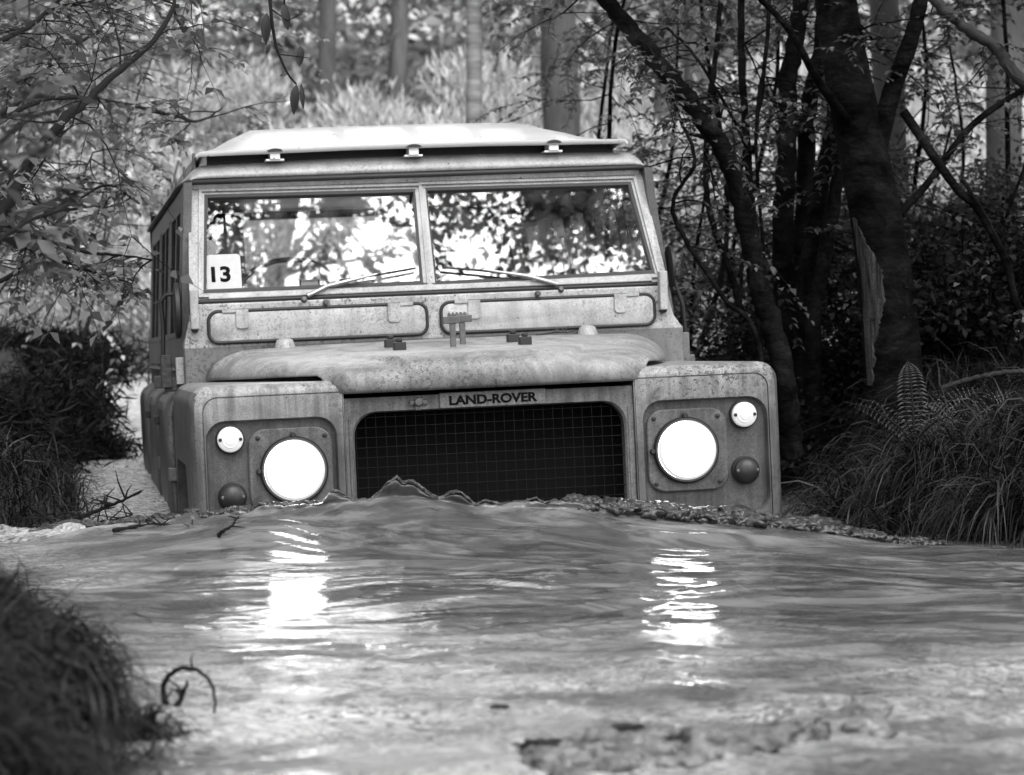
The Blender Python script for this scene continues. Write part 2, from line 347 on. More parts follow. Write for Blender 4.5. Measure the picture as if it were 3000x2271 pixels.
ba = N.new('ShaderNodeMath'); ba.operation = 'MULTIPLY_ADD'; L.new(at_.outputs['Fac'], ba.inputs[0]); ba.inputs[1].default_value = .45; ba.inputs[2].default_value = .10
bp = N.new('ShaderNodeBump'); L.new(ba.outputs[0], bp.inputs['Strength']); bp.inputs['Distance'].default_value = .012; L.new(bz.outputs[0], bp.inputs['Height']); L.new(bp.outputs[0], b.inputs['Normal'])
M_water = m
wxs = np.concatenate([np.linspace(-9, -2.3, 40), np.linspace(-2.28, 2.28, 620), np.linspace(2.3, 5, 20)])
wys = np.concatenate([np.linspace(-6, 2.9, 20), np.linspace(2.92, 6.6, 300), np.linspace(6.61, 7.45, 130), np.linspace(7.46, 12, 170), np.linspace(12.1, 33, 150)])
X, Y = np.meshgrid(wxs, wys); Z = water_h(X, Y)
_d = Y - crest_y(X); _lift = np.clip(Z - smooth1(crest_z, X, .12) * .55, 0, 1) * np.exp(-(_d / .06) ** 2)
fine_lip = .008 * fbm(X * 30, Z * 40, 97, 3) * np.exp(-(_d / .05) ** 2)
Yd = Y - _lift * 1.0 + fine_lip; Xd = X + .006 * fbm(X * 25, Y * 25, 99, 2) * np.exp(-(_d / .05) ** 2)
nx, ny = len(wxs), len(wys); idx = np.arange(nx * ny).reshape(ny, nx)
F = np.stack([idx[:-1, :-1], idx[:-1, 1:], idx[1:, 1:], idx[1:, :-1]], -1).reshape(-1, 4)
wat = npmesh('water', np.stack([Xd, Yd, Z], -1).reshape(-1, 3), F, M_water, smooth=True); wat['kind'] = 'structure'
fr = np.interp(Y, [2.5, 4.3, 5.0, 5.6, 7.6, 9, 12, 40], [1.0, .9, .36, .03, .0, .9, 1.0, 1.0])  # froth, plus pale tone standing in for sky reflected off stream and foreground
fr = np.maximum(fr, np.clip((-X - .85 - .25 * perlin(X * 2, Y * 2, 77)) / .3, 0, 1) * .48 * (Y > 4.6))
fr = fr * np.where(Y < 7, np.clip(.62 + .75 * fbm(X * 1.3 + 3, Y * 3.2, 131, 3), .08, 1.15), 1) * np.where((X > .6) & (Y > 7.05) & (Y < 12), .06, 1)
a = wat.data.attributes.new('froth_glare', 'FLOAT', 'POINT'); a.data.foreach_set('value', fr.ravel().astype(np.float32))

# scum rolling along the crest
M_scum = mat('muddy_scum', 0.040, 0.3, var=.9, scale=30, bump=.5, bscale=90, spec=.7)
def scum(name, x0, x1, r0, r1, n, dy=0.0, dz=0.0, seed=1, label=''):
    xs = np.linspace(x0, x1, n); yc = crest_y(xs) + dy + .012 * fbm(xs * 9, xs * 0, seed, 3); zc = water_h(xs, yc) + dz
    K = 28; th = np.linspace(0, 2 * np.pi, K, endpoint=False)
    S, T = np.meshgrid(xs, th, indexing='ij')
    rad = np.interp(S, [x0, x0 + .1 * (x1 - x0), x0 + .5 * (x1 - x0), x1], [r0 * .3, r0, r1, r1 * .4])
    nn = fbm(S * 30 + np.cos(T) * .8, np.sin(T) * 1.1 + 5, seed + 3, 4)
    n2 = np.abs(fbm(S * 55 + np.sin(T), np.cos(T) * 2.2 + 3, seed + 9, 3))
    rad = rad * (1 + .8 * nn + .7 * n2)
    V = np.stack([S + .6 * rad * fbm(S * 20, T * 0 + 2, seed + 20, 2), yc[:, None] + rad * np.cos(T) * 1.5, zc[:, None] + rad * np.sin(T)], -1).reshape(-1, 3)
    idx = np.arange(n * K).reshape(n, K); nxt = np.roll(idx, -1, 1)
    F = np.stack([idx[:-1], nxt[:-1], nxt[1:], idx[1:]], -1).reshape(-1, 4)
    o = npmesh(name, V, F, M_scum, smooth=True); o['kind'] = 'stuff'; o['label'] = label; return o
def lumps(name, x0, x1, n, r0, r1, dy0, dy1, seed, label, kind='stuff', path=None, flat=.62, m_=None):
    r_ = np.random.default_rng(seed); bm = bmesh.new(); bmesh.ops.create_icosphere(bm, subdivisions=3, radius=1)
    U = np.array([v.co[:] for v in bm.verts]); Fc = np.array([[v.index for v in f.verts] for f in bm.faces]); bm.free()
    VV, FF = [], []
    for i in range(n):
        x = x0 + (x1 - x0) * r_.random(); t = (x - x0) / (x1 - x0)
        if path is None: y = float(crest_y(x)) + r_.uniform(dy0, dy1); grow = math.sin(math.pi * min(1, .12 + t * .9)) ** .5
        else: y = float(np.interp(x, path[0], path[1])) + r_.normal() * dy1; grow = 1
        z = float(water_h(np.array(x), np.array(y))); s_ = r_.uniform(r0, r1) * grow
        q = U * np.array([1.5, 1.0, flat]) * s_
        a_ = r_.uniform(0, 6.28); q = q @ np.array([[math.cos(a_), math.sin(a_), 0], [-math.sin(a_), math.cos(a_), 0], [0, 0, 1]])
        nn = fbm(q[:, 0] / s_ * 1.3 + i * 3.1, q[:, 1] / s_ * 1.3 + q[:, 2] / s_ * 1.7 + i, seed, 4)
        q = q * (1 + .55 * nn[:, None]); VV.append(q + np.array([x, y, z + s_ * (.45 if path is None else .0)])); FF.append(Fc + i * len(U))
    o = npmesh(name, np.concatenate(VV), np.concatenate(FF), m_ or M_scum, smooth=True); o['kind'] = kind; o['label'] = label; return o
scum('foam', .10, 1.14, .006, .014, 900, -.01, .002, 41, 'lumpy muddy foam rolling along the crest of the bow wave')
lumps('foam', .16, 1.22, 460, .010, .032, -.075, .015, 42, 'churned clots of muddy foam along the right half of the wave crest')
lumps('foam', -1.3, -.46, 130, .004, .010, -.05, .01, 43, 'small clots of muddy foam in front of the left wing')
s3 = scum('foam', -1.35, -.42, .008, .010, 700, -.02, .0, 61, 'thin ragged foam edge of the wave in front of the left wing')
s4 = scum('foam', -.75, -.45, .007, .007, 300, -.06, -.002, 71, 'thin ragged foam edge of the wave in front of the left wing')
scum('foam', -.56, .12, .003, .004, 500, -.004, .002, 81, 'thin rim of the splash standing up before the grille')
M_raft = mat('muddy_weed', 0.14, 0.3, var=1.3, scale=25, bump=.5, spec=.6)
rf = lumps('weed_raft', .02, .56, 90, .008, .030, 0, .055, 44, '', path=([.0, .2, .35, .48, .56], [3.66, 3.72, 3.82, 3.96, 4.02]), flat=.7, m_=M_raft)
rf['kind'] = 'thing'; rf['label'] = 'long blurred ridge of mud and weed breaking the water at lower right'; rf['category'] = 'weed raft'

# ================================================================ THE VEHICLE
OX = Vector((-0.05387759, 7.39309539, 0.24361448))
ROT = Matrix(((0.9850264, -0.16683085, -0.04347945), (0.16724152, 0.98589794, 0.0059597), (0.04187204, -0.01314203, 0.99903655)))
base = OX + ROT @ Vector((0, 2.1, -BZ))
car = thing('off_road_vehicle', 'muddy boxy white-roofed off-road vehicle with lit headlights wading bonnet-deep through brown water', 'off-road vehicle')
car.matrix_world = Matrix.Translation(base) @ ROT.to_4x4()
class VB(MB):      # vehicle coordinates: headlight centre height is z 0, front face y 0
    def build(s, *a, **k):
        s.v = [(x, y - 2.1, z + BZ) for x, y, z in s.v]; 
        if 'parent' not in k and len(a) < 3: k['parent'] = car
        return MB.build(s, *a, **k)

# wings
def wing(sg):
    rings = []
    def ring(x0, x1, z0, z1, r, y): rings.append([(sg * x, y, z) for x, z in rrect(x0, x1, z0, z1, r)])
    ring(.439, .793, -.187, .136, .05, .026)
    ring(.437, .795, -.189, .138, .052, .006)
    ring(.434, .798, -.192, .141, .055, 0)
    ZB = -.62
    ring(.416, .8005, ZB, .2035, (.01, .04, .005, .01), 0)
    ring(.4155, .801, ZB, .204, (.01, .04, .005, .01), .007)
    ring(.4145, .8035, ZB, .2065, (.01, .042, .005, .01), .007)
    ring(.414, .804, ZB, .207, (.01, .042, .005, .01), .0008)
    for k in range(1, 8):
        a = k / 7 * math.pi / 2
        ring(.412, .804 + .034 * math.sin(a), ZB, .207 + .031 * math.sin(a), (.01, .042 + .012 * math.sin(a), .005, .01), .036 * (1 - math.cos(a)))
    for y in (.3, .7, 1.10): ring(.412, .838, ZB, .238, (.01, .054, .005, .01), y)
    b = VB(); b.rings(rings, True, False, True)
    o = b.build('front_wing', M_wing, smooth=40)
    # wheel arch opening cut from the side
    c = MB(); n = 40
    cy, cz, rr = .68 - 2.1, -.32 + BZ, .41
    pr = [(cy - rr + .03, -.9 + cz)] + [(cy + rr * math.cos(a), cz + rr * .80 * min(1, math.sin(a) * 1.35)) for a in np.linspace(math.pi, 0, n)] + [(cy + rr - .03, -.9 + cz)]
    c.add([(sg * .60, y, z) for y, z in pr] + [(sg * .95, y, z) for y, z in pr], [tuple(range(len(pr))), tuple(reversed(range(len(pr), 2 * len(pr))))] + [(i, (i + 1) % len(pr), (i + 1) % len(pr) + len(pr), i + len(pr)) for i in range(len(pr))])
    co = c.build('cutter', M_dark, car)
    bm_ = o.modifiers.new('b', 'BOOLEAN'); bm_.object = co; bm_.operation = 'DIFFERENCE'; bm_.solver = 'EXACT'
    bpy.context.view_layer.update()
    dg = bpy.context.evaluated_depsgraph_get(); me = bpy.data.meshes.new_from_object(o.evaluated_get(dg))
    o.modifiers.clear(); o.data = me
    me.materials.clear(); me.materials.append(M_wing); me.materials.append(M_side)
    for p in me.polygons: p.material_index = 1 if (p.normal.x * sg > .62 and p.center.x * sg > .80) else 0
    bpy.data.objects.remove(co)
    # lamp panel in the recess
    b = VB(); b.prism([(sg * x, z) for x, z in rrect(.438, .794, -.188, .137, .05)], .021, .034)
    pn = b.build('lamp_panel', M_panel, smooth=40)
    # square plate round the headlight
    hx = .557; b = VB()
    R1 = rrect(.447, .681, -.121, .113, .05, 9)
    n = len(R1); hole = []
    for x, z in R1:
        an = math.atan2(z + .004, x - (hx + .006)); hole.append((hx + .0 + .094 * math.cos(an), -.004 + .094 * math.sin(an)))
    b.rings([[(sg * x, .020, z) for x, z in R1], [(sg * x, .012, z) for x, z in R1], [(sg * (x + (hx - x) * .03), .009, z * .97) for x, z in R1], [(sg * x, .009, z) for x, z in hole], [(sg * x, .03, z) for x, z in hole]])
    pl = b.build('headlight_plate', M_plate, smooth=35)
    for sx in (-1, 1):
        for sz in (-1, 1):
            b = VB(); b.disc_y(sg * (hx + .004 + sx * .093), -.004 + sz * .093, [(.0065, .010), (.0065, .005), (.004, .0035)], 10); b.build('screw', M_rub, pl, smooth=40)
    # headlight
    b = VB(); b.disc_y(sg * hx, -.004, [(.089, .02), (.0945, .010), (.0945, -.004), (.090, -.010), (.084, -.010), (.083, .0)], 56, False)
    rim = b.build('headlight_rim', M_rub, smooth=40)
    for an in (90, 180 if sg < 0 else 180):
        b = VB(); b.disc_y(sg * hx + .0975 * math.cos(R(an)), -.004 + .0975 * math.sin(R(an)), [(.008, .012), (.008, -.006), (.005, -.009)], 12); b.build('adjuster', M_rub, rim, smooth=40)
    b = VB(); b.disc_y(sg * hx, -.004, [(.0835, .0), (.0835, -.012), (.080, -.017), (.066, -.022), (.045, -.027), (.02, -.029)], 56)
    hl = b.build('headlight', M_head, smooth=60)
    b = VB(); b.disc_y(sg * hx, -.004, [(.0838, -.0135), (.0800, -.0190), (.0755, -.0215)], 56, False); b.build('lens_edge', mat('lens_edge_glass', .35, .2, emit=.25) if 'lens_edge_glass' not in MATS else MATS['lens_edge_glass'], hl, smooth=60)
    # side lamp
    for nm, zz, mm in (('side_lamp', .089, M_sidelamp), ('indicator_lamp', -.070, M_ind)):
        xx = sg * .730
        b = VB(); b.disc_y(xx, zz, [(.040, .022), (.040, .004), (.037, .001), (.036, .006)], 36, False); rb = b.build(nm, M_rub, smooth=40)
        if zz > 0: prof = [(.0355, .006), (.0355, -.006), (.033, -.009), (.024, -.0095), (.0235, -.012), (.015, -.0125), (.0145, -.014), (.004, -.0145)]
        else: prof = [(.0365, .006), (.0365, -.004), (.033, -.012), (.025, -.019), (.014, -.0235), (.004, -.025)]
        b = VB(); b.disc_y(xx, zz, prof, 36); b.build('lens', mm, rb, smooth=50)
        for sx in (-1, 1):
            b = VB(); b.disc_y(xx + sx * .028, zz, [(.005, -.003), (.005, -.0125 if zz > 0 else -.018), (.002, -.014 if zz > 0 else -.0195)], 10); b.build('screw', M_rub if zz > 0 else M_dull, rb, smooth=40)
for sg in (-1, 1): wing(sg)

# radiator surround with grille
OR = rrect(-.410, .410, -.62, .186, .004); IR = rrect(-.384, .384, -.45, .143, (.05, .065, .065, .05))
b = VB(); b.rings([[(x, .05, z) for x, z in OR], [(x, .012, z) for x, z in OR], [(x * 1.015, .012, z + .004) for x, z in IR], [(x, .020, z) for x, z in IR], [(x, .06, z) for x, z in IR]])
b.build('radiator_surround', M_surr, smooth=35)
for sg in (-1, 1):
    for xx in (.397,):
        b = VB(); b.tube([(sg * xx, .012, -.5), (sg * xx, .012, .13)], .004, 8); b.build('surround_bead', M_surr, smooth=60)
b = VB()
for i in range(28):
    x = -.378 + i * .028; b.tube([(x, .030, -.45), (x, .030, .14)], .0011, 5)
for j in range(21):
    z = -.43 + j * .028; b.tube([(-.384, .0275, z), (.384, .0275, z)], .0011, 5)
b.build('grille_mesh', M_grille)
b = VB(); b.box(-.409, .409, .16, .20, -.6, .235); b.box(-.409, .409, .055, .16, .15, .155); rad = b.build('radiator', M_dark)  # second box: dark plate added to deepen the shadow under the bonnet lip
b = VB(); b.disc_y(-.202, .168, [(.0, .012), (.013, .012), (.013, -.002), (.010, -.006), (.003, -.006)], 16)
b.box(-.226, -.178, .004, .010, .160, .172); b.box(-.212, -.192, .002, .010, .145, .160); b.build('bonnet_lock', M_dull, bevel=.0015)
b = VB(); b.box(-.143, .160, .006, .014, .146, .190)
bd = b.build('name_badge', M_badge, bevel=.003)
def text(s, w_, h_, cx, cz, m, name, parent, y=0.0, rake=0.0, depth=.0015, bold=.012):
    c = bpy.data.curves.new(name, 'FONT'); c.body = s; c.size = 1; c.extrude = .0; c.offset = bold
    t = bpy.data.objects.new(name, c); COL.objects.link(t); bpy.context.view_layer.update()
    me = bpy.data.meshes.new_from_object(t.evaluated_get(bpy.context.evaluated_depsgraph_get())); bpy.data.objects.remove(t)
    co = np.array([v.co[:] for v in me.vertices]); mn, mx = co.min(0), co.max(0)
    for v in me.vertices:
        u = ((v.co.x - mn[0]) / (mx[0] - mn[0]) - .5) * w_; q = ((v.co.y - mn[1]) / (mx[1] - mn[1]) - .5) * h_
        v.co = (cx + u, y + rake * q - 2.1, cz + q + BZ)
    me.materials.clear(); me.materials.append(m)
    o = bpy.data.objects.new(name, me); COL.objects.link(o); o.parent = parent
    q = o.modifiers.new('solid', 'SOLIDIFY'); q.thickness = depth; q.offset = 0
    return o
text('LAND-ROVER', .250, .0265, .010, .168, M_letter, 'lettering', bd, y=.0045, bold=.035)

# bonnet
rows = []
def brow(y, hw, ze, zt, sr, crown=.006, bulge=0.0, yc=.0):
    half = []
    n1, n2 = 48, 12
    for i in range(n1): 
        x = (hw - sr) * i / n1; half.append((x, zt + crown * (1 - (x / hw) ** 2)))
    for i in range(n2 + 1):
        a = i / n2 * math.pi / 2; half.append((hw - sr + sr * math.sin(a), ze + (zt + crown * (1 - ((hw - sr) / hw) ** 2) - ze) * math.cos(a)))
    pts = []
    for x, z in half:
        e = max(0, abs(x) - (hw - .09)); yy = y + yc * (1 - math.sqrt(max(0, 1 - (e / .09) ** 2)))
        ed = .25 + .30 * max(0, y); q_ = max(0, min(1, (ed - abs(x)) / .022)); plate = .015 * q_ * q_ * (3 - 2 * q_) * max(0, min(1, (.60 - y) / .45)) if bulge else 0; yy -= .010 * q_ * q_ * (3 - 2 * q_) * bulge * max(0, min(1, (.05 - y) / .05))
        pts.append((x, yy, z + plate * bulge))
    return [(-x, yy, z) for x, yy, z in reversed(pts[1:])] + pts
rows.append(brow(.006, .440, .197, .199, .02, 0, 0, .10))
rows.append(brow(-.024, .446, .197, .200, .02, 0, 0, .10))
rows.append(brow(-.032, .450, .199, .210, .02, 0, 0, .10))
rows.append(brow(-.032, .452, .200, .232, .03, .002, .2, .09))
rows.append(brow(-.026, .454, .200, .248, .045, .004, .5, .08))
rows.append(brow(-.012, .456, .201, .259, .06, .005, .8, .06))
rows.append(brow(.010, .458, .203, .266, .07, .006, 1, .035))
rows.append(brow(.035, .460, .212, .270, .075, .006, 1, .01))
rows.append(brow(.055, .464, .243, .272, .085, .007, 1, 0))
for y in np.linspace(.075, 1.0, 22):
    t = (y - .055) / .965
    hw = .466 + (.742 - .466) * t ** .85; sr = .09 + .06 * t
    rows.append(brow(y, hw, .253 - .010 * t, .275 + .058 * t, sr, .008 + .004 * t, 1, 0))
b = VB(); b.rings(rows, False); bon = b.build('bonnet', M_bonnet, smooth=50, solid=.006)
# clamps, buffers and caps on the bonnet
for (px, py, zt, tl, tr_) in ((-.017, .55, .404, -.046, .004), (.032, .68, .408, .012, .062)):
    b = VB(); b.box(px - .009, px + .009, py - .006, py + .006, .295, zt); b.box(tl, tr_, py - .009, py + .009, zt - .018, zt + .004)
    if py > .6: 
        for k in range(5): b.box(-.008 + k * .012, -.001 + k * .012, py + .012, py + .022, .405, .422)
        b.box(-.01, .052, py + .012, py + .022, .402, .417)
    b.build('wheel_clamp', M_dull, bevel=.002)
for (px, py, z0) in ((.193, .50, .29), (.191, .70, .30), (-.186, .50, .29), (-.188, .70, .30)):
    b = VB(); b.box(px - .0185, px + .0185, py - .018, py + .018, z0, z0 + .048); b.box(px - .009, px + .009, py - .009, py + .009, z0 + .048, z0 + .060)
    b.build('rubber_buffer', M_rub, bevel=.003)
for px in (-.487, .482):
    b = VB(); b.disc_y(0, 0, [(.034, 0), (.032, .010), (.026, .026), (.017, .032), (.006, .033)], 24)
    b.v = [(px + x, .985 + z, .333 + y) for x, y, z in b.v]; b.build('bonnet_hinge_cap', M_white, smooth=50)

# bulkhead
b = VB(); b.prism([(-.800, -.6), (.800, -.6), (.805, .345), (.775, .388), (.752, .484), (-.768, .484), (-.800, .36)], 1.02, 1.10)
b.build('bulkhead', M_bulk, bevel=.006)
for sg in (-1, 1):
    x0, x1 = (-.718, -.032) if sg < 0 else (.018, .708)
    rr = rrect(x0, x1, .362, .456, .028, 6)
    b = VB(); b.rings([[(x, 1.02, z) for x, z in rr], [(x, 1.012, z) for x, z in rr], [(x + (.006 if x < (x0 + x1) / 2 else -.006), 1.008, z + (.004 if z < .41 else -.004)) for x, z in rr]], True, False, True)
    vf = b.build('vent_flap', M_white, smooth=35)
    b = VB(); b.tube([(x, 1.012, z) for x, z in rrect(x0 - .002, x1 + .002, .360, .458, .030, 6)], .0058, 8, closed=True); b.build('vent_seal', M_rub, vf, smooth=60)
    for hx in ((-.615, -.135) if sg < 0 else (.122, .598)):
        hp = rrect(hx - .020, hx + .020, .402, .462, (.012, .002, .002, .012), 4)
        b = VB(); b.prism(hp, 1.001, 1.008)
        sd = 1 if (hx > (x0 + x1) / 2) else -1
        xa, xb = sorted((hx + sd * .02, hx + sd * .062)); b.box(xa, xb, 1.003, 1.012, .453, .463)
        b.build('vent_hinge', M_white, vf, bevel=.001)
for px in (-.764, .738):
    b = VB(); b.box(px - .013, px + .014, .985, 1.02, .405, .53); b.build('windscreen_bracket', M_white, bevel=.004)
    b = VB(); b.disc_y(px, .405, [(.011, 1.018), (.011, .998), (.006, .994)], 14); b.build('bracket_bolt', M_rub, smooth=40)

# windscreen frame in its raked plane: y = 1.05 + .32 (z - .485)
RK = .32
def W(x, z, o=0.0): return (x, 1.05 + RK * (z - .485) - o, z + o * RK)
def wprism(b, poly, o0, o1):
    n = len(poly); b.add([W(x, z, o0) for x, z in poly] + [W(x, z, o1) for x, z in poly], [tuple(range(n)), tuple(reversed(range(n, 2 * n)))] + [(i, i + n, (i + 1) % n + n, (i + 1) % n) for i in range(n)])
OBL, OBR, OTR, OTL = (-.776, .484), (.766, .484), (.716, .866), (-.757, .866)
A = [(-.726, .520), (-.032, .520), (-.032, .822), (-.704, .826)]      # left pane
Bp = [(.006, .517), (.722, .526), (.676, .822), (.001, .825)]          # right pane
b = VB()
wprism(b, [OBL, A[0], A[3], OTL], -.03, .012)
wprism(b, [OBR, OTR, Bp[2], Bp[1]], -.03, .012)
wprism(b, [OTL, A[3], A[2], Bp[3], Bp[2], OTR], -.03, .010)
wprism(b, [OBL, OBR, Bp[1], Bp[0], A[1], A[0]], -.03, .010)
wprism(b, [A[1], Bp[0], Bp[3], A[2]], -.03, .014)
wf = b.build('windscreen_frame', M_white, bevel=.003)
for q in (A, Bp):     # raised bead and dark rubber round each pane
    cx = sum(p[0] for p in q) / 4; cz = sum(p[1] for p in q) / 4
    def off(k): return [(x + (k if x > cx else -k), z + (k if z > cz else -k)) for x, z in q]
    b = VB(); o1, o2 = off(.020), off(.012)
    b.rings([[W(x, z, .012) for x, z in o1], [W(x, z, .019) for x, z in o1], [W(x, z, .019) for x, z in o2], [W(x, z, .012) for x, z in o2]]); b.build('frame_bead', M_white, wf)
    b = VB(); o1, o2 = off(.004), off(-.006)
    b.rings([[W(x, z, -.01) for x, z in o1], [W(x, z, .0125) for x, z in o1], [W(x, z, .0125) for x, z in o2], [W(x, z, -.01) for x, z in o2]]); b.build('glass_seal', M_rub, wf)
    b = VB(); b.add([W(x, z, -.004) for x, z in off(.001)], [(0, 1, 2, 3)]); b.build('windscreen_pane', M_glass)
b = VB(); b.tube([W(-.772, .487, .012), W(.762, .487, .012)], .007, 8); b.build('windscreen_rail', M_rub, smooth=60)
b = VB(); wprism(b, [(-.716, .492), (.712, .494), (.712, .512), (-.716, .510)], .010, .020); b.build('windscreen_sill', M_white, bevel=.003)
# sticker, tax label, mirror
b = VB(); wprism(b, rrect(-.716, -.607, .522, .640, .012, 4), -.003, .0); st = b.build('number_sticker', M_paper)
b = VB(); wprism(b, [(-.700 + .024 * math.cos(a), .664 + .024 * math.sin(a)) for a in np.linspace(0, 2 * math.pi, 24, endpoint=False)], -.003, -.001); b.build('licence_disc', M_badge)
t = text('13', .060, .050, -.671, .577, M_letter, 'number', st, y=1.05 + RK * (.577 - .485) - .0012, rake=RK, bold=.030)
b = VB(); wprism(b, [(-.425, .524), (-.361, .524), (-.361, .549), (-.425, .549)], -.003, -.0003); td = b.build('permit_label', M_dull)
b = VB()
for k in range(9): wprism(b, [(-.421 + k * .0068, .541), (-.418 + k * .0068, .541), (-.418 + k * .0068, .547), (-.421 + k * .0068, .547)], .0, .0008)
wprism(b, [(-.425, .524), (-.421, .524), (-.421, .549), (-.425, .549)], .0, .0008); wprism(b, [(-.365, .524), (-.361, .524), (-.361, .549), (-.365, .549)], .0, .0008)
b.build('printing', M_letter, td)
b = VB(); b.v = []; rr = rrect(-.150, .03, .712, .748, .016, 5); b.prism(rr, 1.20, 1.225); im = b.build('interior_mirror', M_dark, bevel=.003)
b = VB(); b.tube([(-.05, 1.21, .74), (-.035, 1.18, .84)], .005, 6); b.build('mirror_stem', M_dark, im)
# wipers
for pv, pts in (((-.417, .477), [(-.405, .487), (-.341, .515), (-.260, .532), (-.179, .548)]), ((.408, .476), [(.396, .493), (.30, .523), (.159, .549)])):
    b = VB(); b.disc_y(0, 0, [(.010, .0), (.010, .02), (.006, .026)], 12); b.v = [W(pv[0] + x, pv[1] + z, y + .01) for x, y, z in b.v]; wp = b.build('wiper', M_dull, smooth=40)
    b = VB(); n = len(pts); b.tube([W(x, z, .030) for x, z in pts], [.0075] + [.006] * (n - 2) + [.0028], 8); b.build('wiper_arm', M_chrome, wp, smooth=60)
    tip = pts[-1]; e = (-.053, .566) if pv[0] < 0 else (.031, .565); s0 = (-.30, .536) if pv[0] < 0 else (.285, .530)
    b = VB(); b.tube([W(*s0, .021), W(*tip, .024), W(*e, .020)], .0025, 6); b.tube([W(*s0, .016), W(*tip, .018), W(*e, .015)], .0028, 6); b.build('wiper_blade', M_rub, wp, smooth=60)
for px in (-.35, .33):
    b = VB(); b.disc_y(px, .474, [(.009, 1.02), (.009, 1.0), (.005, .996)], 12); b.build('washer_jet', M_dull, smooth=40)

# roof
rows = []
def rrow(y, hw, zt, ze=.880, sr=.055, crown=.012):
    h = [((hw - sr) * i / 8, zt + crown * (1 - (i / 8) ** 2)) for i in range(8)] + [(hw - sr + sr * math.sin(a), ze + (zt - ze) * math.cos(a)) for a in np.linspace(0, math.pi / 2, 8)]
    return [(-x, y, z) for x, z in reversed(h[1:])] + [(x, y, z) for x, z in h]
for a in np.linspace(0, math.pi / 2, 8):
    rows.append([(x * (1 - .055 * (1 - math.sin(a))) if 0 else x, y, z) for x, y, z in rrow(1.135 + .085 * (1 - math.cos(a)) ** 1.0, .742 - .004 * math.cos(a), .885 + .046 * math.sin(a), .880, .06, .010 * math.sin(a))])
for y in (1.6, 2.4, 3.4, 4.15, 4.27): rows.append(rrow(y, .765 if y > 2 else .752, .932, .880, .07))
rows = [[(x - .014, y, z) for x, y, z in r] for r in rows]
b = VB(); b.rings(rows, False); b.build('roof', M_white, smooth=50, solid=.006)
b = VB(); b.tube([(-.785, 4.27, .872), (-.780, 1.35, .872), (-.764, 1.15, .872), (-.74, 1.128, .872), (.70, 1.128, .874), (.735, 1.15, .874), (.752, 1.35, .872), (.757, 4.27, .872)], .0085, 8); b.build('roof_gutter', M_rub, smooth=60)
b = VB(); b.prism([(-.752, .850), (.712, .850), (.712, .872), (-.752, .872)], 1.150, 1.175); b.build('roof_lip', M_white, bevel=.004)
# raised second roof skin
rows = []
def srow(y, zc, ze, hwf, hw=.700):
    xs = [-hw, -hw + .01, -hwf - .06, -hwf + .02, -.2, .2, hwf - .02, hwf + .06, hw - .01, hw]
    zs = [ze - .012, ze, ze + (zc - ze) * .72, zc, zc + .004, zc + .004, zc, ze + (zc - ze) * .72, ze, ze - .012]
    return [(x - .030, y, z) for x, z in zip(xs, zs)]
rows.append([(x, 1.118, z - .014) for x, y, z in srow(1.118, .968, .966, .5)])
rows.append(srow(1.114, .970, .967, .5)); rows.append(srow(1.25, .998, .972, .5)); rows.append(srow(1.45, 1.035, .974, .5)); rows.append(srow(1.68, 1.070, .976, .49)); rows.append(srow(1.95, 1.100, .978, .485)); rows.append(srow(2.15, 1.108, .98, .48))
rows.append(srow(3.2, 1.110, .98, .48)); rows.append(srow(4.2, 1.100, .976, .48))
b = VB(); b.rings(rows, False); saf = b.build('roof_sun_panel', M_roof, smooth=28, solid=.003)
for px in (-.480, -.034, .424):
    b = VB(); b.box(px - .030, px + .030, 1.128, 1.20, .932, .939); b.box(px - .016, px + .016, 1.12, 1.20, .937, .968); b.build('roof_bracket', M_roof, bevel=.002)
    b = VB(); n = 12; pr = [(px + .024 * math.cos(a), .961 + .010 * math.sin(a)) for a in np.linspace(0, math.pi, n)]; b.prism(pr, 1.108, 1.117); b.build('notch_half_disc', M_rub)  # dark half-disc stands in for the dark hollow of the panel-edge notch
for px in (-.715, .640):
    b = VB(); b.tube([(px, 1.14, .962), (px - .01, 1.4, .925)], .010, 6); b.build('roof_strut', M_dull)
b = VB(); b.box(-.69, .64, 1.22, 1.26, .925, .978); b.build('roof_gap_shade', M_rub)  # black strip standing in for the shadow gap between roof and sun panel
for k in range(5):
    b = VB(); b.box(-.735 - .004 * k, -.728 - .004 * k, 1.22 + k * .6, 1.28 + k * .6, .90, .972); b.build('side_strut', M_dull)

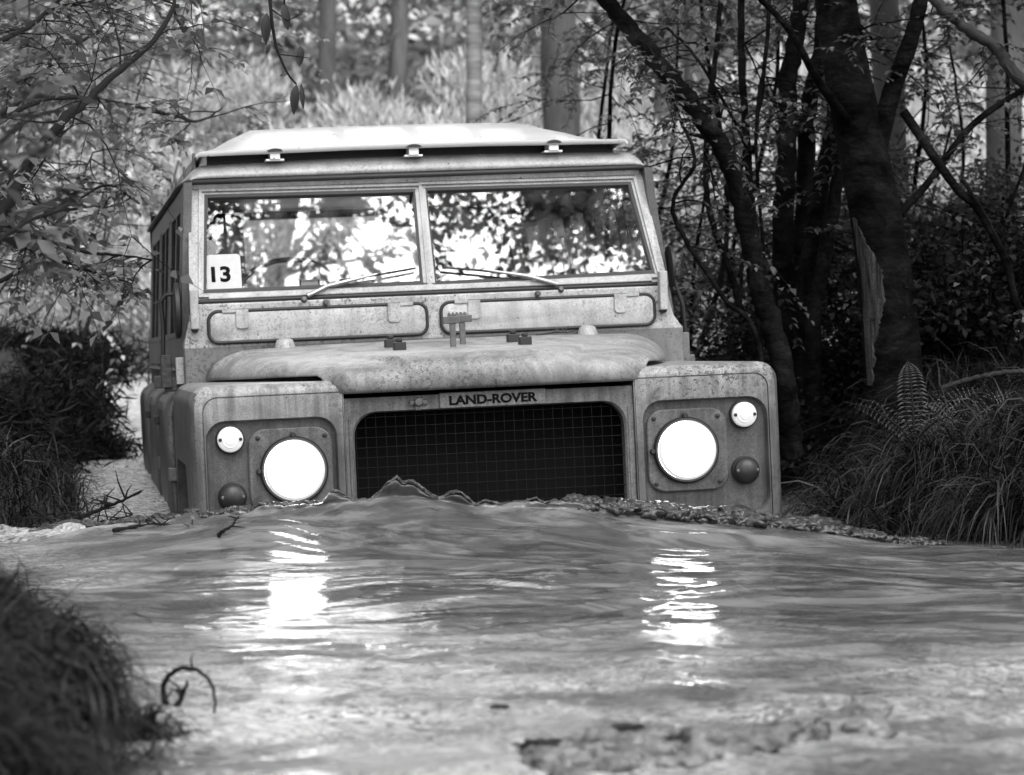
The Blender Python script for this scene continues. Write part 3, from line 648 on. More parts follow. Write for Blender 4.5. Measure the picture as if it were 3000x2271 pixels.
# body side: lower barrel panel, waist, upper with windows
WIN = [(1.24, 2.04), (2.20, 2.98), (3.12, 4.02)]
for sg in (-1, 1):
    prof = [(.800, .300), (.802, .285), (.812, .280), (.812, .272), (.803, .268), (.803, .215), (.812, .205), (.835, .192), (.850, .172), (.856, .145), (.856, .02), (.850, -.25), (.84, -.62)]
    dr = lambda y0, y1: [[(sg * x, y, z) for x, z in prof] for y in (y0, y1)]
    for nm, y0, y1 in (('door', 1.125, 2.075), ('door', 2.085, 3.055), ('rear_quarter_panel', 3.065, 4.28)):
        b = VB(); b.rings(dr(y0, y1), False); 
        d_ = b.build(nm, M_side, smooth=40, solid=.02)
        if nm == 'door':
            for zz in (.235, -.05):
                b = VB(); b.box(*sorted((sg * .800, sg * .862)), y0 - .015, y0 + .04, zz - .022, zz + .022); b.build('door_hinge', M_dull, d_, bevel=.004)
            b = VB(); b.box(*sorted((sg * .855, sg * .872)), y1 - .15, y1 - .04, .09, .12); b.build('door_handle', M_rub, d_, bevel=.004)
    if sg < 0:
        pass
    # upper
    xs = lambda z: .802 - (z - .3) * .062
    def P(y, z, o=0.0): return (sg * (xs(z) + o) + (-.0 if sg < 0 else -.028 * min(1, (z - .3) / .5)), y, z)
    b = VB()
    def up(y0, y1, z0, z1, o=0.012, i=-.02):
        b.add([P(y0, z0, i), P(y1, z0, i), P(y1, z1, i), P(y0, z1, i), P(y0, z0, o), P(y1, z0, o), P(y1, z1, o), P(y0, z1, o)], [(0, 3, 2, 1), (4, 5, 6, 7), (0, 1, 5, 4), (1, 2, 6, 5), (2, 3, 7, 6), (3, 0, 4, 7)])
    up(1.11, 4.27, .296, .400, .006); up(1.11, 4.27, .790, .872, .006)
    ys = [1.11] + [v for w_ in WIN for v in w_] + [4.27]
    for k in range(0, len(ys), 2): up(ys[k], ys[k + 1], .400, .790, .006)
    for y0, y1 in WIN:      # raised window channels
        up(y0 - .03, y0 + .006, .38, .80, .0095); up(y1 - .006, y1 + .03, .38, .80, .0095); up((y0 + y1) / 2 - .012, (y0 + y1) / 2 + .012, .401, .789, .0072); up(y0 + .007, y1 - .007, .385, .402, .009)
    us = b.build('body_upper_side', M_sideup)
    for y0, y1 in WIN:
        b = VB(); b.add([P(y0, .40, .0045), P(y1, .40, .0045), P(y1, .79, .0045), P(y0, .79, .0045)], [(0, 1, 2, 3)]); b.build('side_window', M_sglass)
# rear wall with door window and quarter lights
b = VB()
def rb(x0, x1, z0, z1): b.box(x0, x1, 4.24, 4.27, z0, z1)
rb(-.80, .80, -.6, .42); rb(-.775, .745, .90, .935)
rb(-.78, -.74, .42, .90); rb(-.555, -.375, .42, .90); rb(.40, .56, .42, .90); rb(.735, .755, .42, .90)
rb(-.74, -.555, .42, .66); rb(.56, .735, .42, .66); rb(-.74, -.555, .82, .90); rb(.56, .735, .815, .90)
b.build('rear_wall', M_dark)
b = VB(); b.box(-.78, .78, 1.1, 4.2, -.42, -.38); b.build('cab_floor', M_dark)
# dashboard, seats, wheel
b = VB(); b.box(-.75, .75, 1.12, 1.24, .28, .50); b.build('dashboard', M_dark, bevel=.02)
for px in (-.48, 0.0, .48):
    b = VB(); b.box(px - .22, px + .22, 1.95, 2.07, -.1, .44); b.box(px - .22, px + .22, 1.5, 1.95, -.1, .04); b.build('seat', M_seat, bevel=.03)
b = VB(); b.tube([(-.42 + .20 * math.cos(a), 1.42 + .20 * math.sin(a) * .45, .46 + .20 * math.sin(a) * .85) for a in np.linspace(0, 2 * math.pi, 28, endpoint=False)], .010, 6, closed=True)
b.tube([(-.62, 1.42, .46), (-.22, 1.42, .46)], .008, 6); b.tube([(-.42, 1.42, .46), (-.42, 1.25, .30)], .015, 6); b.build('steering_wheel', M_rub)
# mirrors
b = VB(); b.tube([(-.865, 1.13, .24), (-.862, 1.13, .33), (-.858, 1.12, .42), (-.862, 1.12, .50), (-.845, 1.11, .52), (-.818, 1.11, .52)], .0075, 8); ma = b.build('mirror_arm', M_rub, smooth=60)
b = VB(); 
rings = []
for o_, k in ((-.011, .75), (-.006, 1.0), (.006, 1.0), (.012, .8)):
    rings.append([(-.812 + o_ - .0, 1.11 + .085 * k * math.cos(a) + .0, .468 + .088 * k * math.sin(a) * (1 if math.sin(a) > 0 else 1.0)) for a in np.linspace(0, 2 * math.pi, 24, endpoint=False)])
b.rings(rings, True, True, True); b.build('mirror_head', M_rub, ma, smooth=50)
b = VB(); b.box(-.872, -.838, 1.08, 1.15, .225, .33); b.build('mirror_bracket', mat('dirty_black_paint', .03, .7, var=.6, scale=50, bump=.5), bevel=.004)
b = VB(); b.box(-.826, -.800, 1.06, 1.115, .235, .32); b.build('corner_bracket', M_white, bevel=.003)
b = VB(); b.tube([(.825, 1.13, .24), (.838, 1.13, .34), (.830, 1.12, .42), (.805, 1.12, .50), (.800, 1.12, .53)], .007, 8); b.tube([(.80, 1.12, .47), (.835, 1.12, .475)], .006, 6); ma = b.build('mirror_arm', M_rub, smooth=60)
b = VB(); rings = []
for o_, k in ((-.008, .75), (-.005, 1.0), (.004, 1.0), (.008, .8)):
    rings.append([(.792 + o_, 1.12 + .07 * k * math.cos(a), .545 + .070 * k * math.sin(a)) for a in np.linspace(0, 2 * math.pi, 24, endpoint=False)])
b.rings(rings, True, True, True); b.build('mirror_head', M_rub, ma, smooth=50)
b = VB(); b.box(.806, .834, 1.06, 1.16, .215, .33); b.build('corner_bracket', M_bulk, bevel=.004)
# twig lying on the bonnet
tw = MB(); tc_ = lambda x, y, z: tuple(OX + ROT @ Vector((x, y, z)))
tw.tube([tc_(.28, .80, .343), tc_(.31, .80, .345), tc_(.345, .80, .350), (tc_(.38, .80, .346)), tc_(.41, .81, .350)], [.003, .004, .005, .003, .002], 6)
for k in range(9): tw.tube([tc_(.34 + .004 * k, .80, .346), tc_(.335 + .006 * k + random.uniform(-.01, .01), .80, .352 + .014 * random.random())], [.003, .0015], 5)
tag(tw.build('twig', mat('wet_twig', .02, .6)), 'short dead twig lying on the white bonnet near its rear edge', 'twig')

# ================================================================ VEGETATION
M_bark = mat('dark_bark', 0.0062, 0.95, spec=.06, var=1.5, blotch=.85, scale=7, stretch=(1, 1, 1.9), bump=1.0, bscale=30, grain=.4)
M_bark2 = mat('grey_bark', 0.018, 0.85, var=.45, scale=14, stretch=(1, 1, .4), bump=.8, bscale=40)
M_birch = mat('birch_bark', 0.16, 0.8, var=.7, scale=7, stretch=(.6, .6, 3.0), bump=.5)
M_farbark = mat('far_bark', 0.055, 0.85, var=.7, scale=6, stretch=(1, 1, .3))
M_scar = mat('split_wood', 0.040, 0.85, var=1.3, scale=16, stretch=(5, 5, .35), bump=.8, bscale=40, spec=.1, grain=.4)
M_twig = mat('twig_bark', 0.010, 0.8, spec=.2)
M_lf_dark = mat('leaf_dark', 0.058, 0.5, rand=.55, trans=.22, spec=.15)
M_lf_mid = mat('leaf_mid', 0.085, 0.5, rand=.5, trans=.35, spec=.35)
M_lf_pale = mat('leaf_pale', 0.40, 0.55, rand=.45, trans=.40, spec=.3)
M_lf_spray = mat('leaf_spray', 0.16, 0.5, rand=.5, trans=.35, spec=.35)
M_lf_hazel = mat('leaf_hazel', 0.15, 0.5, rand=.5, trans=.35, spec=.25)
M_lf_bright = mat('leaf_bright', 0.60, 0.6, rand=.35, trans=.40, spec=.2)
M_lf_under = mat('leaf_undergrowth', 0.015, 0.6, rand=.7, trans=.15, spec=.12)
M_grass_d = mat('grass_dark', 0.015, 0.5, rand=.8, trans=.15, spec=.4)
M_grass_n = mat('grass_near', .022, .6, rand=.8, trans=.1, spec=.3)
M_bladeb = mat('dead_blade', .036, .6, rand=.8, trans=.1, spec=.2)
M_grass_f = mat('grass_wet', 0.010, 0.45, rand=.8, trans=.1, spec=.5)

def leaf_quads(C, D, Nn, L_, Wd, fold=.18):
    """C base, D direction, Nn normal (all Nx3), L_ length, Wd width -> V, F (one folded rhomb per leaf)"""
    D = D / np.linalg.norm(D, axis=1, keepdims=True)
    S = np.cross(D, Nn); S /= (np.linalg.norm(S, axis=1, keepdims=True) + 1e-9); U = np.cross(S, D)
    L_ = L_[:, None]; Wd = Wd[:, None]
    v = np.stack([C, C + D * L_ * .45 + S * Wd * .5 + U * Wd * fold, C + D * L_ - U * L_ * .12, C + D * L_ * .45 - S * Wd * .5 + U * Wd * fold], 1)
    n = len(C); F = np.arange(n * 4).reshape(n, 4); return v.reshape(-1, 3), F
def cloud(name, m, blobs, n, size, parent=None, flat=.5, asp=.55, seed=0, shell=.35, up=None):
    """leaves spread in ellipsoid clumps; blobs: (x,y,z,rx,ry,rz)"""
    r = np.random.default_rng(seed); B = np.array(blobs, float)
    vol = (B[:, 3] * B[:, 4] * B[:, 5]) ** .67; pick = r.choice(len(B), n, p=vol / vol.sum())
    d = r.normal(size=(n, 3)); d /= np.linalg.norm(d, axis=1, keepdims=True)
    rad = np.maximum(shell, r.random(n) ** .4)[:, None]
    C = B[pick, :3] + d * rad * B[pick, 3:6] * (1 + .18 * r.normal(size=(n, 1)))
    Nn = r.normal(size=(n, 3)) * (1 - flat) + np.array([0, 0, 1.]) * flat + d * .25
    D = r.normal(size=(n, 3)); D[:, 2] *= (1 - flat)
    if up is not None: D = D * (1 - up) + np.array([0, 0, 1.]) * up + d * .3; Nn = r.normal(size=(n, 3))
    s = size * (.6 + .8 * r.random(n))
    V, F = leaf_quads(C, D, Nn, s, s * asp); return npmesh(name, V, F, m, parent)
def clumps(c, rad, k, cr, seed=0):
    r = np.random.default_rng(seed); out = []
    for i in range(k):
        d = r.normal(size=3); d /= np.linalg.norm(d); q = r.random() ** .5
        s = cr * (.6 + .8 * r.random()); out.append((c[0] + d[0] * rad[0] * q, c[1] + d[1] * rad[1] * q, c[2] + d[2] * rad[2] * q, s, s, s * .62))
    return out
def spline(P, n):
    P = [Vector(p) for p in P]; P = [P[0] * 2 - P[1]] + P + [P[-1] * 2 - P[-2]]; out = []
    for i in range(1, len(P) - 2):
        for k in range(n):
            t = k / n; a, b_, c, d = P[i - 1:i + 3]
            out.append(.5 * ((2 * b_) + (c - a) * t + (2 * a - 5 * b_ + 4 * c - d) * t * t + (3 * b_ - a - 3 * c + d) * t ** 3))
    out.append(P[-2].copy()); return out
class Tree:
    def __init__(s, seed=0): s.r = random.Random(seed); s.mb = MB(); s.C = []; s.D = []; s.Nn = []; s.S = []
    def limb(s, P, r0, r1, n=8, sides=10, wob=.02):
        pts = spline(P, n); m_ = len(pts)
        for i in range(1, m_): pts[i] += Vector((s.r.uniform(-1, 1), s.r.uniform(-1, 1), s.r.uniform(-1, 1))) * wob * (r0 if wob > .1 else r0 * .5)
        rs = [(r0 + (r1 - r0) * i / (m_ - 1)) * (1 + s.r.uniform(-.06, .06)) for i in range(m_)]
        s.mb.tube(pts, rs, sides); return pts
    def spray(s, pts, size, gap, flat=.8, pair=True, droop=.15):
        for a, b_ in zip(pts[:-1], pts[1:]):
            d = b_ - a; l = d.length
            if l < 1e-5: continue
            k = max(1, int(l / gap + s.r.random()))
            side = d.cross(Vector((0, 0, 1)))
            if side.length < 1e-4: side = Vector((1, 0, 0))
            side.normalize(); dn = d.normalized()
            for i in range(k):
                p = a + d * ((i + s.r.random()) / k)
                for sg in ((1, -1) if pair else (s.r.choice((1, -1)),)):
                    if s.r.random() < .12: continue
                    dd = dn * .6 + side * sg + Vector((s.r.gauss(0, .25), s.r.gauss(0, .25), s.r.gauss(-droop, .25)))
                    s.C.append(p[:]); s.D.append(dd[:]); s.S.append(size * s.r.uniform(.55, 1.25))
                    s.Nn.append((s.r.gauss(0, 1 - flat), s.r.gauss(0, 1 - flat), 1) if flat > 0 else (s.r.gauss(0, 1), s.r.gauss(0, 1), s.r.gauss(0, 1)))
    def twigs(s, pts, n, ln, rad, leaf=0.05, gap=.04, sub=3, up=.0, flat=.75, dirb=None, spread=1.0, sublen=.5):
        for _ in range(n):
            i = s.r.randrange(len(pts) // 5, len(pts)); p = pts[i]
            d = Vector((s.r.gauss(0, 1), s.r.gauss(0, 1), s.r.gauss(up, .35))) * spread
            if dirb: d += Vector(dirb)
            d.normalize(); l = ln * s.r.uniform(.5, 1.2)
            q = [p]; dd = d.copy()
            for k in range(5):
                dd = (dd + Vector((s.r.gauss(0, .22), s.r.gauss(0, .22), s.r.gauss(-.06, .16)))).normalized(); q.append(q[-1] + dd * l / 5)
            if getattr(s, 'clear', 0) and q[-1].x / q[-1].y > -.128 and (q[-1].z - .62) / q[-1].y < .082: continue
            s.mb.tube(q, [rad * (1 - .8 * k / 5) for k in range(6)], 5)
            if leaf: s.spray(q[2:], leaf, gap, flat)
            for _ in range(sub):
                j = s.r.randrange(1, 6); sd = (dd + Vector((s.r.gauss(0, .8), s.r.gauss(0, .8), s.r.gauss(0, .3)))).normalized()
                q2 = [q[j]]
                for k in range(3): sd = (sd + Vector((s.r.gauss(0, .2), s.r.gauss(0, .2), s.r.gauss(-.08, .15)))).normalized(); q2.append(q2[-1] + sd * l * sublen / 3)
                s.mb.tube(q2, [rad * .45, rad * .35, rad * .25, rad * .12], 4)
                if leaf: s.spray(q2, leaf, gap, flat)
    def build(s, name, label, cat, bark, leafm, group=None, asp=.6, extra=None, parts=('trunk', 'foliage')):
        b0 = Vector(s.mb.v[0]); root = thing(name, label, cat, (0, 0, 0), group)
        root.location = (b0.x, b0.y, b0.z)
        s.mb.v = [(x - b0.x, y - b0.y, z - b0.z) for x, y, z in s.mb.v]
        tr_ = s.mb.build(parts[0], bark, root, smooth=60)
        if s.C:
            C = np.array(s.C) - np.array(b0); Sz = np.array(s.S)
            V, F = leaf_quads(C, np.array(s.D), np.array(s.Nn), Sz, Sz * asp); npmesh(parts[1], V, F, leafm, root)
        if extra:
            for o in extra: o.parent = root; o.location = (-b0.x, -b0.y, -b0.z)
        s.root = root; return root
def gz(p): return float(ground_h(p[0], p[1]))

# ---- the big dark leaning trunk with torn pale wood
T = Tree(3)
base_ = at(1935, 880, 9.3); 
P = [Vector((base_.x + .02, base_.y, .1)), at(1928, 800, 9.3), at(1912, 600, 9.3), at(1885, 430, 9.3), at(1852, 270, 9.3), at(1818, 100, 9.3), at(1800, -80, 9.3), at(1790, -400, 9.4), at(1820, -900, 9.6)]
pts = spline(P, 10); rad = np.interp(np.linspace(0, 1, len(pts)), [0, .12, .3, .5, .7, 1], [.118, .102, .094, .086, .072, .05])
K_ = 44; rings = []; hz = 0
TP = []
for i in range(len(pts) - 1):
    for q in range(4): TP.append((pts[i].lerp(pts[i + 1], q / 4), rad[i] + (rad[i + 1] - rad[i]) * q / 4))
for c_, r_ in TP:
    th = np.linspace(0, 2 * np.pi, K_, endpoint=False)
    rg_ = 1 + .05 * fbm(np.cos(th) * 2.2 + 7, np.sin(th) * 2.2 + c_.z * 2.5, 301, 3) + .022 * np.abs(fbm(th * 4.5 * 0 + np.cos(th) * 9, np.sin(th) * 9 + c_.z * 8, 305, 3)) + .05 * max(0, 1 - abs(c_.z - .25) * 5)
    rings.append([c_ + Vector((math.cos(t_) * r_ * g_, math.sin(t_) * r_ * g_, 0)) for t_, g_ in zip(th, rg_)])
T.mb.rings(rings, True)
T.limb([at(1893, 330, 9.3), at(1925, 200, 9.25), at(1965, 90, 9.2), at(1995, -30, 9.2), at(2060, -350, 9.2)], .036, .022)
T.limb([at(1860, 300, 9.3), at(1770, 180, 9.1), at(1700, 60, 9.0), at(1600, -40, 8.9)], .018, .008)
T.limb([at(1905, 500, 9.35), at(2000, 400, 9.4), at(2100, 270, 9.5), at(2230, 180, 9.5)], .016, .010)
T.limb([at(1950, 240, 9.0), at(2060, 400, 9.0), at(2110, 450, 9.0), at(2170, 560, 9.0), at(2190, 640, 9.0), at(2230, 800, 9.0)], .016, .012)
T.limb([at(2080, 390, 9.0), at(2130, 470, 8.95), at(2165, 540, 8.9)], .007, .004)
T.twigs(pts[46:70], 12, .5, .006, .036, .030, 4, flat=.85)
T.twigs([at(2100, 270, 9.5), at(2050, 340, 9.4), at(2180, 220, 9.5), at(2150, 500, 9), at(2200, 650, 9)] * 3, 6, .35, .003, .034, .05, 3)
cr = cloud('crown', M_lf_dark, clumps((3.0, 9.6, 4.3), (2.6, 2.2, 1.1), 46, .55, 5), 9000, .13, seed=5)
big = T.build('leaning_tree', 'thick dark leaning tree trunk with a strip of torn pale wood down its left side', 'tree', M_bark, M_lf_mid, extra=[cr])
sc_ = MB(); rings = []; b0 = big.location
z0_, z1_ = at(1870, 835, 9.3).z, at(1860, 470, 9.3).z
for c_, r_ in TP:
    if not (z0_ < c_.z < z1_): continue
    t = (c_.z - z0_) / (z1_ - z0_); j = .05 * float(perlin(np.array(c_.z * 22.), np.array(.5), 310)) + .05 * float(perlin(np.array(c_.z * 70.), np.array(.7), 311))
    a0 = 3.46 + .08 * j; a1 = a0 + .10 + np.interp(t, [0, .25, .5, .7, .9, 1], [.20, .42, 1.02, .95, .35, .05]) + j * 1.6
    th = np.linspace(a0, a1, 12); u_ = np.linspace(-1, 1, 12)
    rr_ = r_ * (1.050 - .02 * (1 - u_ ** 2) + .012 * np.sin(th * 46 + c_.z * 3))
    rr_[0] = rr_[-1] = r_ * .96
    rings.append([c_ + Vector((math.cos(q) * w_, math.sin(q) * w_, 0)) for q, w_ in zip(th, rr_)])
sc_.rings(rings, False)
b0 = big.location
sc_.v = [(x - b0.x, y - b0.y, z - b0.z) for x, y, z in sc_.v]; sc_.build('torn_wood', M_scar, big, smooth=60)

# ---- leaning dark stem left of it, and coppice stems
T = Tree(4)
pts = T.limb([at(1712, 985, 9.0), at(1697, 860, 9.0), at(1672, 720, 9.0), at(1640, 620, 9.0), at(1615, 500, 9.0), at(1570, 340, 9.0), at(1500, 235, 8.95), at(1440, 160, 8.9), at(1385, 90, 8.9), at(1310, 0, 8.9), at(1200, -150, 8.9)], .040, .026, 8, 12, .15)
T.twigs(pts[24:], 10, .45, .004, .036, .032, 3, flat=.85)
T.limb([at(1560, 330, 9.0), at(1530, 300, 9.0), at(1490, 290, 9.1)], .012, .006)
T.build('slender_tree', 'dark slender tree leaning over to the left above the vehicle windscreen', 'tree', M_bark, M_lf_mid)
stems = [([(1708, 740), (1690, 560), (1700, 330), (1700, 200), (1722, 60), (1740, -120)], .045, .030, 9.9),
         ([(1725, 740), (1735, 480), (1745, 260), (1768, 120), (1790, -60)], .042, .026, 10.0),
         ([(1735, 700), (1748, 560), (1785, 340), (1800, 260), (1815, 100)], .036, .026, 9.8),
         ([(1755, 700), (1775, 590), (1812, 370), (1835, 240)], .032, .022, 9.7),
         ([(1640, 730), (1630, 520), (1612, 300), (1600, 100), (1603, -60)], .017, .012, 9.6),
         ([(1665, 740), (1650, 560), (1632, 310), (1647, 200), (1650, 150)], .008, .005, 9.5)]
T = Tree(6)
for pp, r0, r1, d in stems:
    pts = T.limb([at(pp[0][0] + 8, 985, d)] + [at(x, y, d) for x, y in pp], r0, r1, 8, 12, .15)
    T.twigs(pts[14:], 5, .5, .004, .036, .035, 3, flat=.85)
cr = cloud('crown', M_lf_dark, clumps((2.2, 11.0, 3.8), (2.2, 1.8, 1.0), 40, .5, 6), 6000, .12, seed=6)
T.build('coppiced_tree', 'clump of upright dark stems rising from one stool beside the leaning trunk', 'tree', M_bark, M_lf_mid, extra=[cr])
for k, (pp, r0, r1, d, lab) in enumerate([
    ([(1640, 760), (1560, 640), (1470, 500), (1455, 430), (1500, 350), (1470, 260), (1420, 130)], .010, .005, 8.8, 'thin crooked sapling just right of the vehicle mirror'),
    ([(1620, 780), (1580, 600), (1530, 450), (1525, 300), (1545, 120), (1560, -50)], .016, .010, 10.5, 'thin sapling curving up behind the leaning slender tree'),
    ([(2225, 185), (2150, 105), (2080, 55), (2020, 5), (1950, -80)], .026, .016, 8.6, 'smooth grey bough crossing the top right corner of the photo'),
    ([(1660, 20), (1640, 200), (1625, 330), (1580, 250), (1500, 120), (1440, 60)], .008, .005, 9.2, 'forked hanging branch with small leaves beside the slender tree')]):
    T = Tree(20 + k); P = [at(x, y, d) for x, y in pp]
    if k == 2: P = [Vector((3.1, 8.6, .3)), Vector((2.75, 8.6, .62)), Vector((2.2, 8.6, 1.08))] + P
    if k == 3: P = [Vector((P[0].x + .1, P[0].y + .4, 3.2))] + P
    if k < 2: P = [Vector((P[0].x, P[0].y, gz(P[0]) - .05))] + P
    pts = T.limb(P, r0, r1, 8, 8, .2); T.twigs(pts[10:], 7, .4, .0035, .034, .036, 3, flat=.85)
    T.build('sapling' if k != 2 else 'bough_tree', lab, 'sapling' if k != 2 else 'tree', M_bark if k != 2 else M_bark2, M_lf_mid)
# mid-distance trunks on the right
for k, (vx, d, r_, lean, lab) in enumerate([(2150, 15, .12, 8, 'pale grey blurred trunk standing near the right edge of the photo'), (1222, 22, .19, -6, 'broad blurred grey trunk rising behind the right part of the roof'),
    (1410, 20, .10, 12, 'blurred trunk between the slender leaning tree and the broad grey trunk'), (1965, 13, .09, -20, 'blurred grey trunk just right of the leaning trunk'), (1500, 26, .15, 0, 'faint trunk far behind the leaves above the right mirror'),
    (1017, 17, .062, 3, 'slim banded birch trunk rising behind the middle of the roof'), (707, 30, .13, 0, 'faint trunk far away above the left part of the roof'), (850, 34, .16, 4, 'faint pale trunk far away above the middle of the roof'), (1790, 21, .13, 5, 'blurred trunk behind the coppiced stems'),
    (250, 32, .16, 4, 'faint far trunk behind the branches at upper left'), (60, 26, .12, -4, 'faint far trunk at the left edge of the photo')]):
    T = Tree(40 + k); p = at(vx, 600, d); z0 = gz(p) - .2
    P = [Vector((p.x, p.y, z0)), Vector((p.x + lean * .004, p.y, 1.2)), Vector((p.x + lean * .01, p.y, 3.0)), Vector((p.x + lean * .03, p.y, 6)), Vector((p.x + lean * .05, p.y + .2, 9))]
    pts = T.limb(P, r_, r_ * .55, 8, 12, .1); T.twigs(pts[14:], 6, 1.2, .015, .09, .10, 3, flat=.6)
    T.build('birch_tree' if k == 5 else 'woodland_tree', lab, 'tree', M_birch if k == 5 else M_farbark, M_lf_mid)

# ---- leaf sprays filling the wood on the right
for k, (vx, vy, d, n) in enumerate([(1330, 90, 12, 26), (1520, 60, 11.5, 26), (1680, 130, 12, 26), (1450, 330, 12.5, 24), (1600, 420, 12, 24), (1830, 60, 11, 22), (2000, 150, 12, 26), (2080, 330, 12.5, 22), (2170, 60, 11.5, 22), (1980, 560, 12, 24), (2120, 640, 11, 22), (1500, 560, 12, 24), (1760, 560, 12, 22), (1600, 690, 11, 22), (1300, 230, 13, 18)]):
    T = Tree(60 + k); c = at(vx, vy, d); g0 = gz(c)
    P = [Vector((c.x + random.uniform(-.3, .3), c.y + .3, g0 - .1)), Vector((c.x + random.uniform(-.15, .15), c.y + .2, (g0 + c.z) / 2)), c, c + Vector((random.uniform(-.2, .2), 0, .6))]
    pts = T.limb(P, .016, .006, 8, 7, .2); T.twigs(pts[10:], int(n * .62), .55, .004, .037, .034, 5, flat=.88)
    T.build('hornbeam_sapling', 'leafy young hornbeam with level sprays in the wood right of the vehicle', 'sapling', M_bark, M_lf_spray, group='young hornbeams in the wood on the right')

# ---- hazel on the left with long branches over the stream
def hazel(seed, label, limbs, leafm, leaf, ntw, root_xy, name='hazel_bush', rr=.012, ln=.5, twr=.0035, bark=None):
    T = Tree(seed); T.clear = 1
    for pp, d0, d1 in limbs:
        n = len(pp); P = [at(x, y, d0 + (d1 - d0) * i / (n - 1)) for i, (x, y) in enumerate(pp)]
        if root_xy: P = [Vector((root_xy[0], root_xy[1], gz(root_xy))), Vector(((root_xy[0] + P[0].x) / 2, (root_xy[1] + P[0].y) / 2, (.3 + P[0].z * 1.3) / 2))] + P
        pts = T.limb(P, rr * 1.6, rr * .35, 7, 8, .2); T.twigs(pts[12:], ntw, ln, twr, leaf * .85, .085, 4, flat=.5, spread=.8)
    return T.build(name, label, 'bush', bark or M_twig, leafm)
hazel(81, 'hazel with a long dark diagonal branch reaching up over the stream at upper left', [([(-60, 560), (0, 470), (74, 335), (148, 252), (203, 203), (283, 129), (357, 55), (385, -30)], 6.8, 8.0)], M_lf_hazel, .05, 26, (-2.2, 7.6), rr=.015)
hazel(82, 'hazel with low drooping branches reaching towards the cab from the left', [([(-60, 490), (60, 505), (170, 540), (250, 552), (330, 560)], 8, 8.6), ([(-60, 520), (120, 560), (210, 590), (290, 615)], 8.4, 9.2), ([(-40, 420), (120, 450), (230, 400), (300, 440)], 8.8, 9.6)], M_lf_hazel, .045, 12, (-2.6, 8.4), rr=.008, ln=.26)
hazel(83, 'hazel with thin arching twigs over the pale clearing at far left', [([(-60, 300), (80, 220), (215, 215), (370, 250), (430, 262), (480, 235)], 9.5, 10.2), ([(-60, 130), (60, 60), (130, 0), (200, -60)], 8, 8.5), ([(-40, 620), (60, 560), (160, 420), (200, 330)], 10, 10.5), ([(0, 250), (120, 130), (230, 50), (300, -40)], 9, 9.8)], M_lf_hazel, .045, 16, (-3.0, 9.6), rr=.009, ln=.36)
hazel(84, 'small pale-leaved bush at the upper left edge of the photo', [([(-80, 380), (10, 300), (80, 250), (130, 240)], 4.3, 4.5)], M_lf_hazel, .055, 8, (-1.3, 4.4), rr=.005, ln=.22, twr=.0022)
hazel(85, 'small bush whose big soft leaves hang beside the roof corner', [([(-60, 560), (40, 490), (110, 460), (170, 450), (215, 445)], 5.4, 5.9)], M_lf_hazel, .065, 5, (-1.5, 5.6), rr=.005, ln=.13, twr=.0022)
for k, (vx, vy, d, n) in enumerate([(60, 120, 13, 24), (200, 60, 14, 24), (330, 120, 14.5, 24), (130, 300, 14, 24), (280, 320, 15, 20), (60, 480, 13, 24), (220, 480, 16, 20), (440, 60, 16, 22), (110, 640, 15, 22)]):
    T = Tree(90 + k); c = at(vx, vy, d); g0 = gz(c)
    P = [Vector((c.x - .4, c.y + .3, g0 - .1)), Vector((c.x - .2, c.y + .2, (g0 + c.z) / 2)), c, c + Vector((random.uniform(-.2, .2), 0, .6))]
    P = [P[0], P[1] + Vector((random.uniform(-.25, .25), 0, 0)), P[2], P[3] + Vector((random.uniform(-.5, .5), 0, 0))]
    pts = T.limb(P, .009, .003, 8, 7, .2); T.twigs(pts[6:], int(n * .6), .7, .004, .045, .045, 5, flat=.7)
    T.build('thicket_sapling', 'leafy sapling in the bright thicket left of the vehicle', 'sapling', M_bark2, M_lf_pale, group='saplings in the thicket on the left')

# ---- pale feathery bushes in the clearing behind the vehicle, copies of four shapes
protos = []
for k in range(4):
    r0 = thing('clearing_bush', 'pale soft blurred bush in the sunny clearing far behind the vehicle', 'bush', group='pale bushes in the clearing')
    m_ = MB(); rr_ = random.Random(k)
    for i in range(9): m_.tube([(0, 0, -.2), (rr_.uniform(-.3, .3), rr_.uniform(-.3, .3), .6), (rr_.uniform(-.8, .8), rr_.uniform(-.6, .6), 1.4)], [.02, .014, .005], 5)
    m_.build('stem', M_farbark, r0)
    cloud('foliage', M_lf_bright, clumps((0, 0, 1.1), (.95, .7, .95), 34, .30, k + 3), 7000, .095, r0, asp=.22, seed=k + 100, up=.72)
    protos.append(r0)
def copy_tree(o, loc, rz=0, s=1.0):
    c = o.copy(); COL.objects.link(c); c.location = loc; c.rotation_euler = (0, 0, rz); c.scale = (s, s, s)
    for ch in [q for q in bpy.data.objects if q.parent == o]:
        d = ch.copy(); COL.objects.link(d); d.parent = c
    return c
kids = {p: [q for q in bpy.data.objects if q.parent == p] for p in protos}
spots = []
rs = random.Random(5)
for row, (y0, n, x0, x1, s0) in enumerate(((20, 8, -4.6, 2.2, .95), (24, 9, -6.5, 5.5, 1.15), (28.5, 10, -9, 8.5, 1.3), (33, 11, -11, 11, 1.55))):
    for i in range(n):
        x = x0 + (x1 - x0) * (i + .5) / n + rs.uniform(-.3, .3); y = y0 + rs.uniform(-1.2, 1.2)
        if row < 2 and abs(x - (xl(y) + xr(y)) / 2) < 1.1: continue
        spots.append((x, y, s0 * rs.uniform(.8, 1.15)))
for i, (x, y, s_) in enumerate(spots):
    loc = (x, y, gz((x, y)) - .1)
    if i < 4: o = protos[i]; o.location = loc; o.scale = (s_,) * 3
    else: copy_tree(protos[i % 4], loc, rs.uniform(0, 6.28), s_)
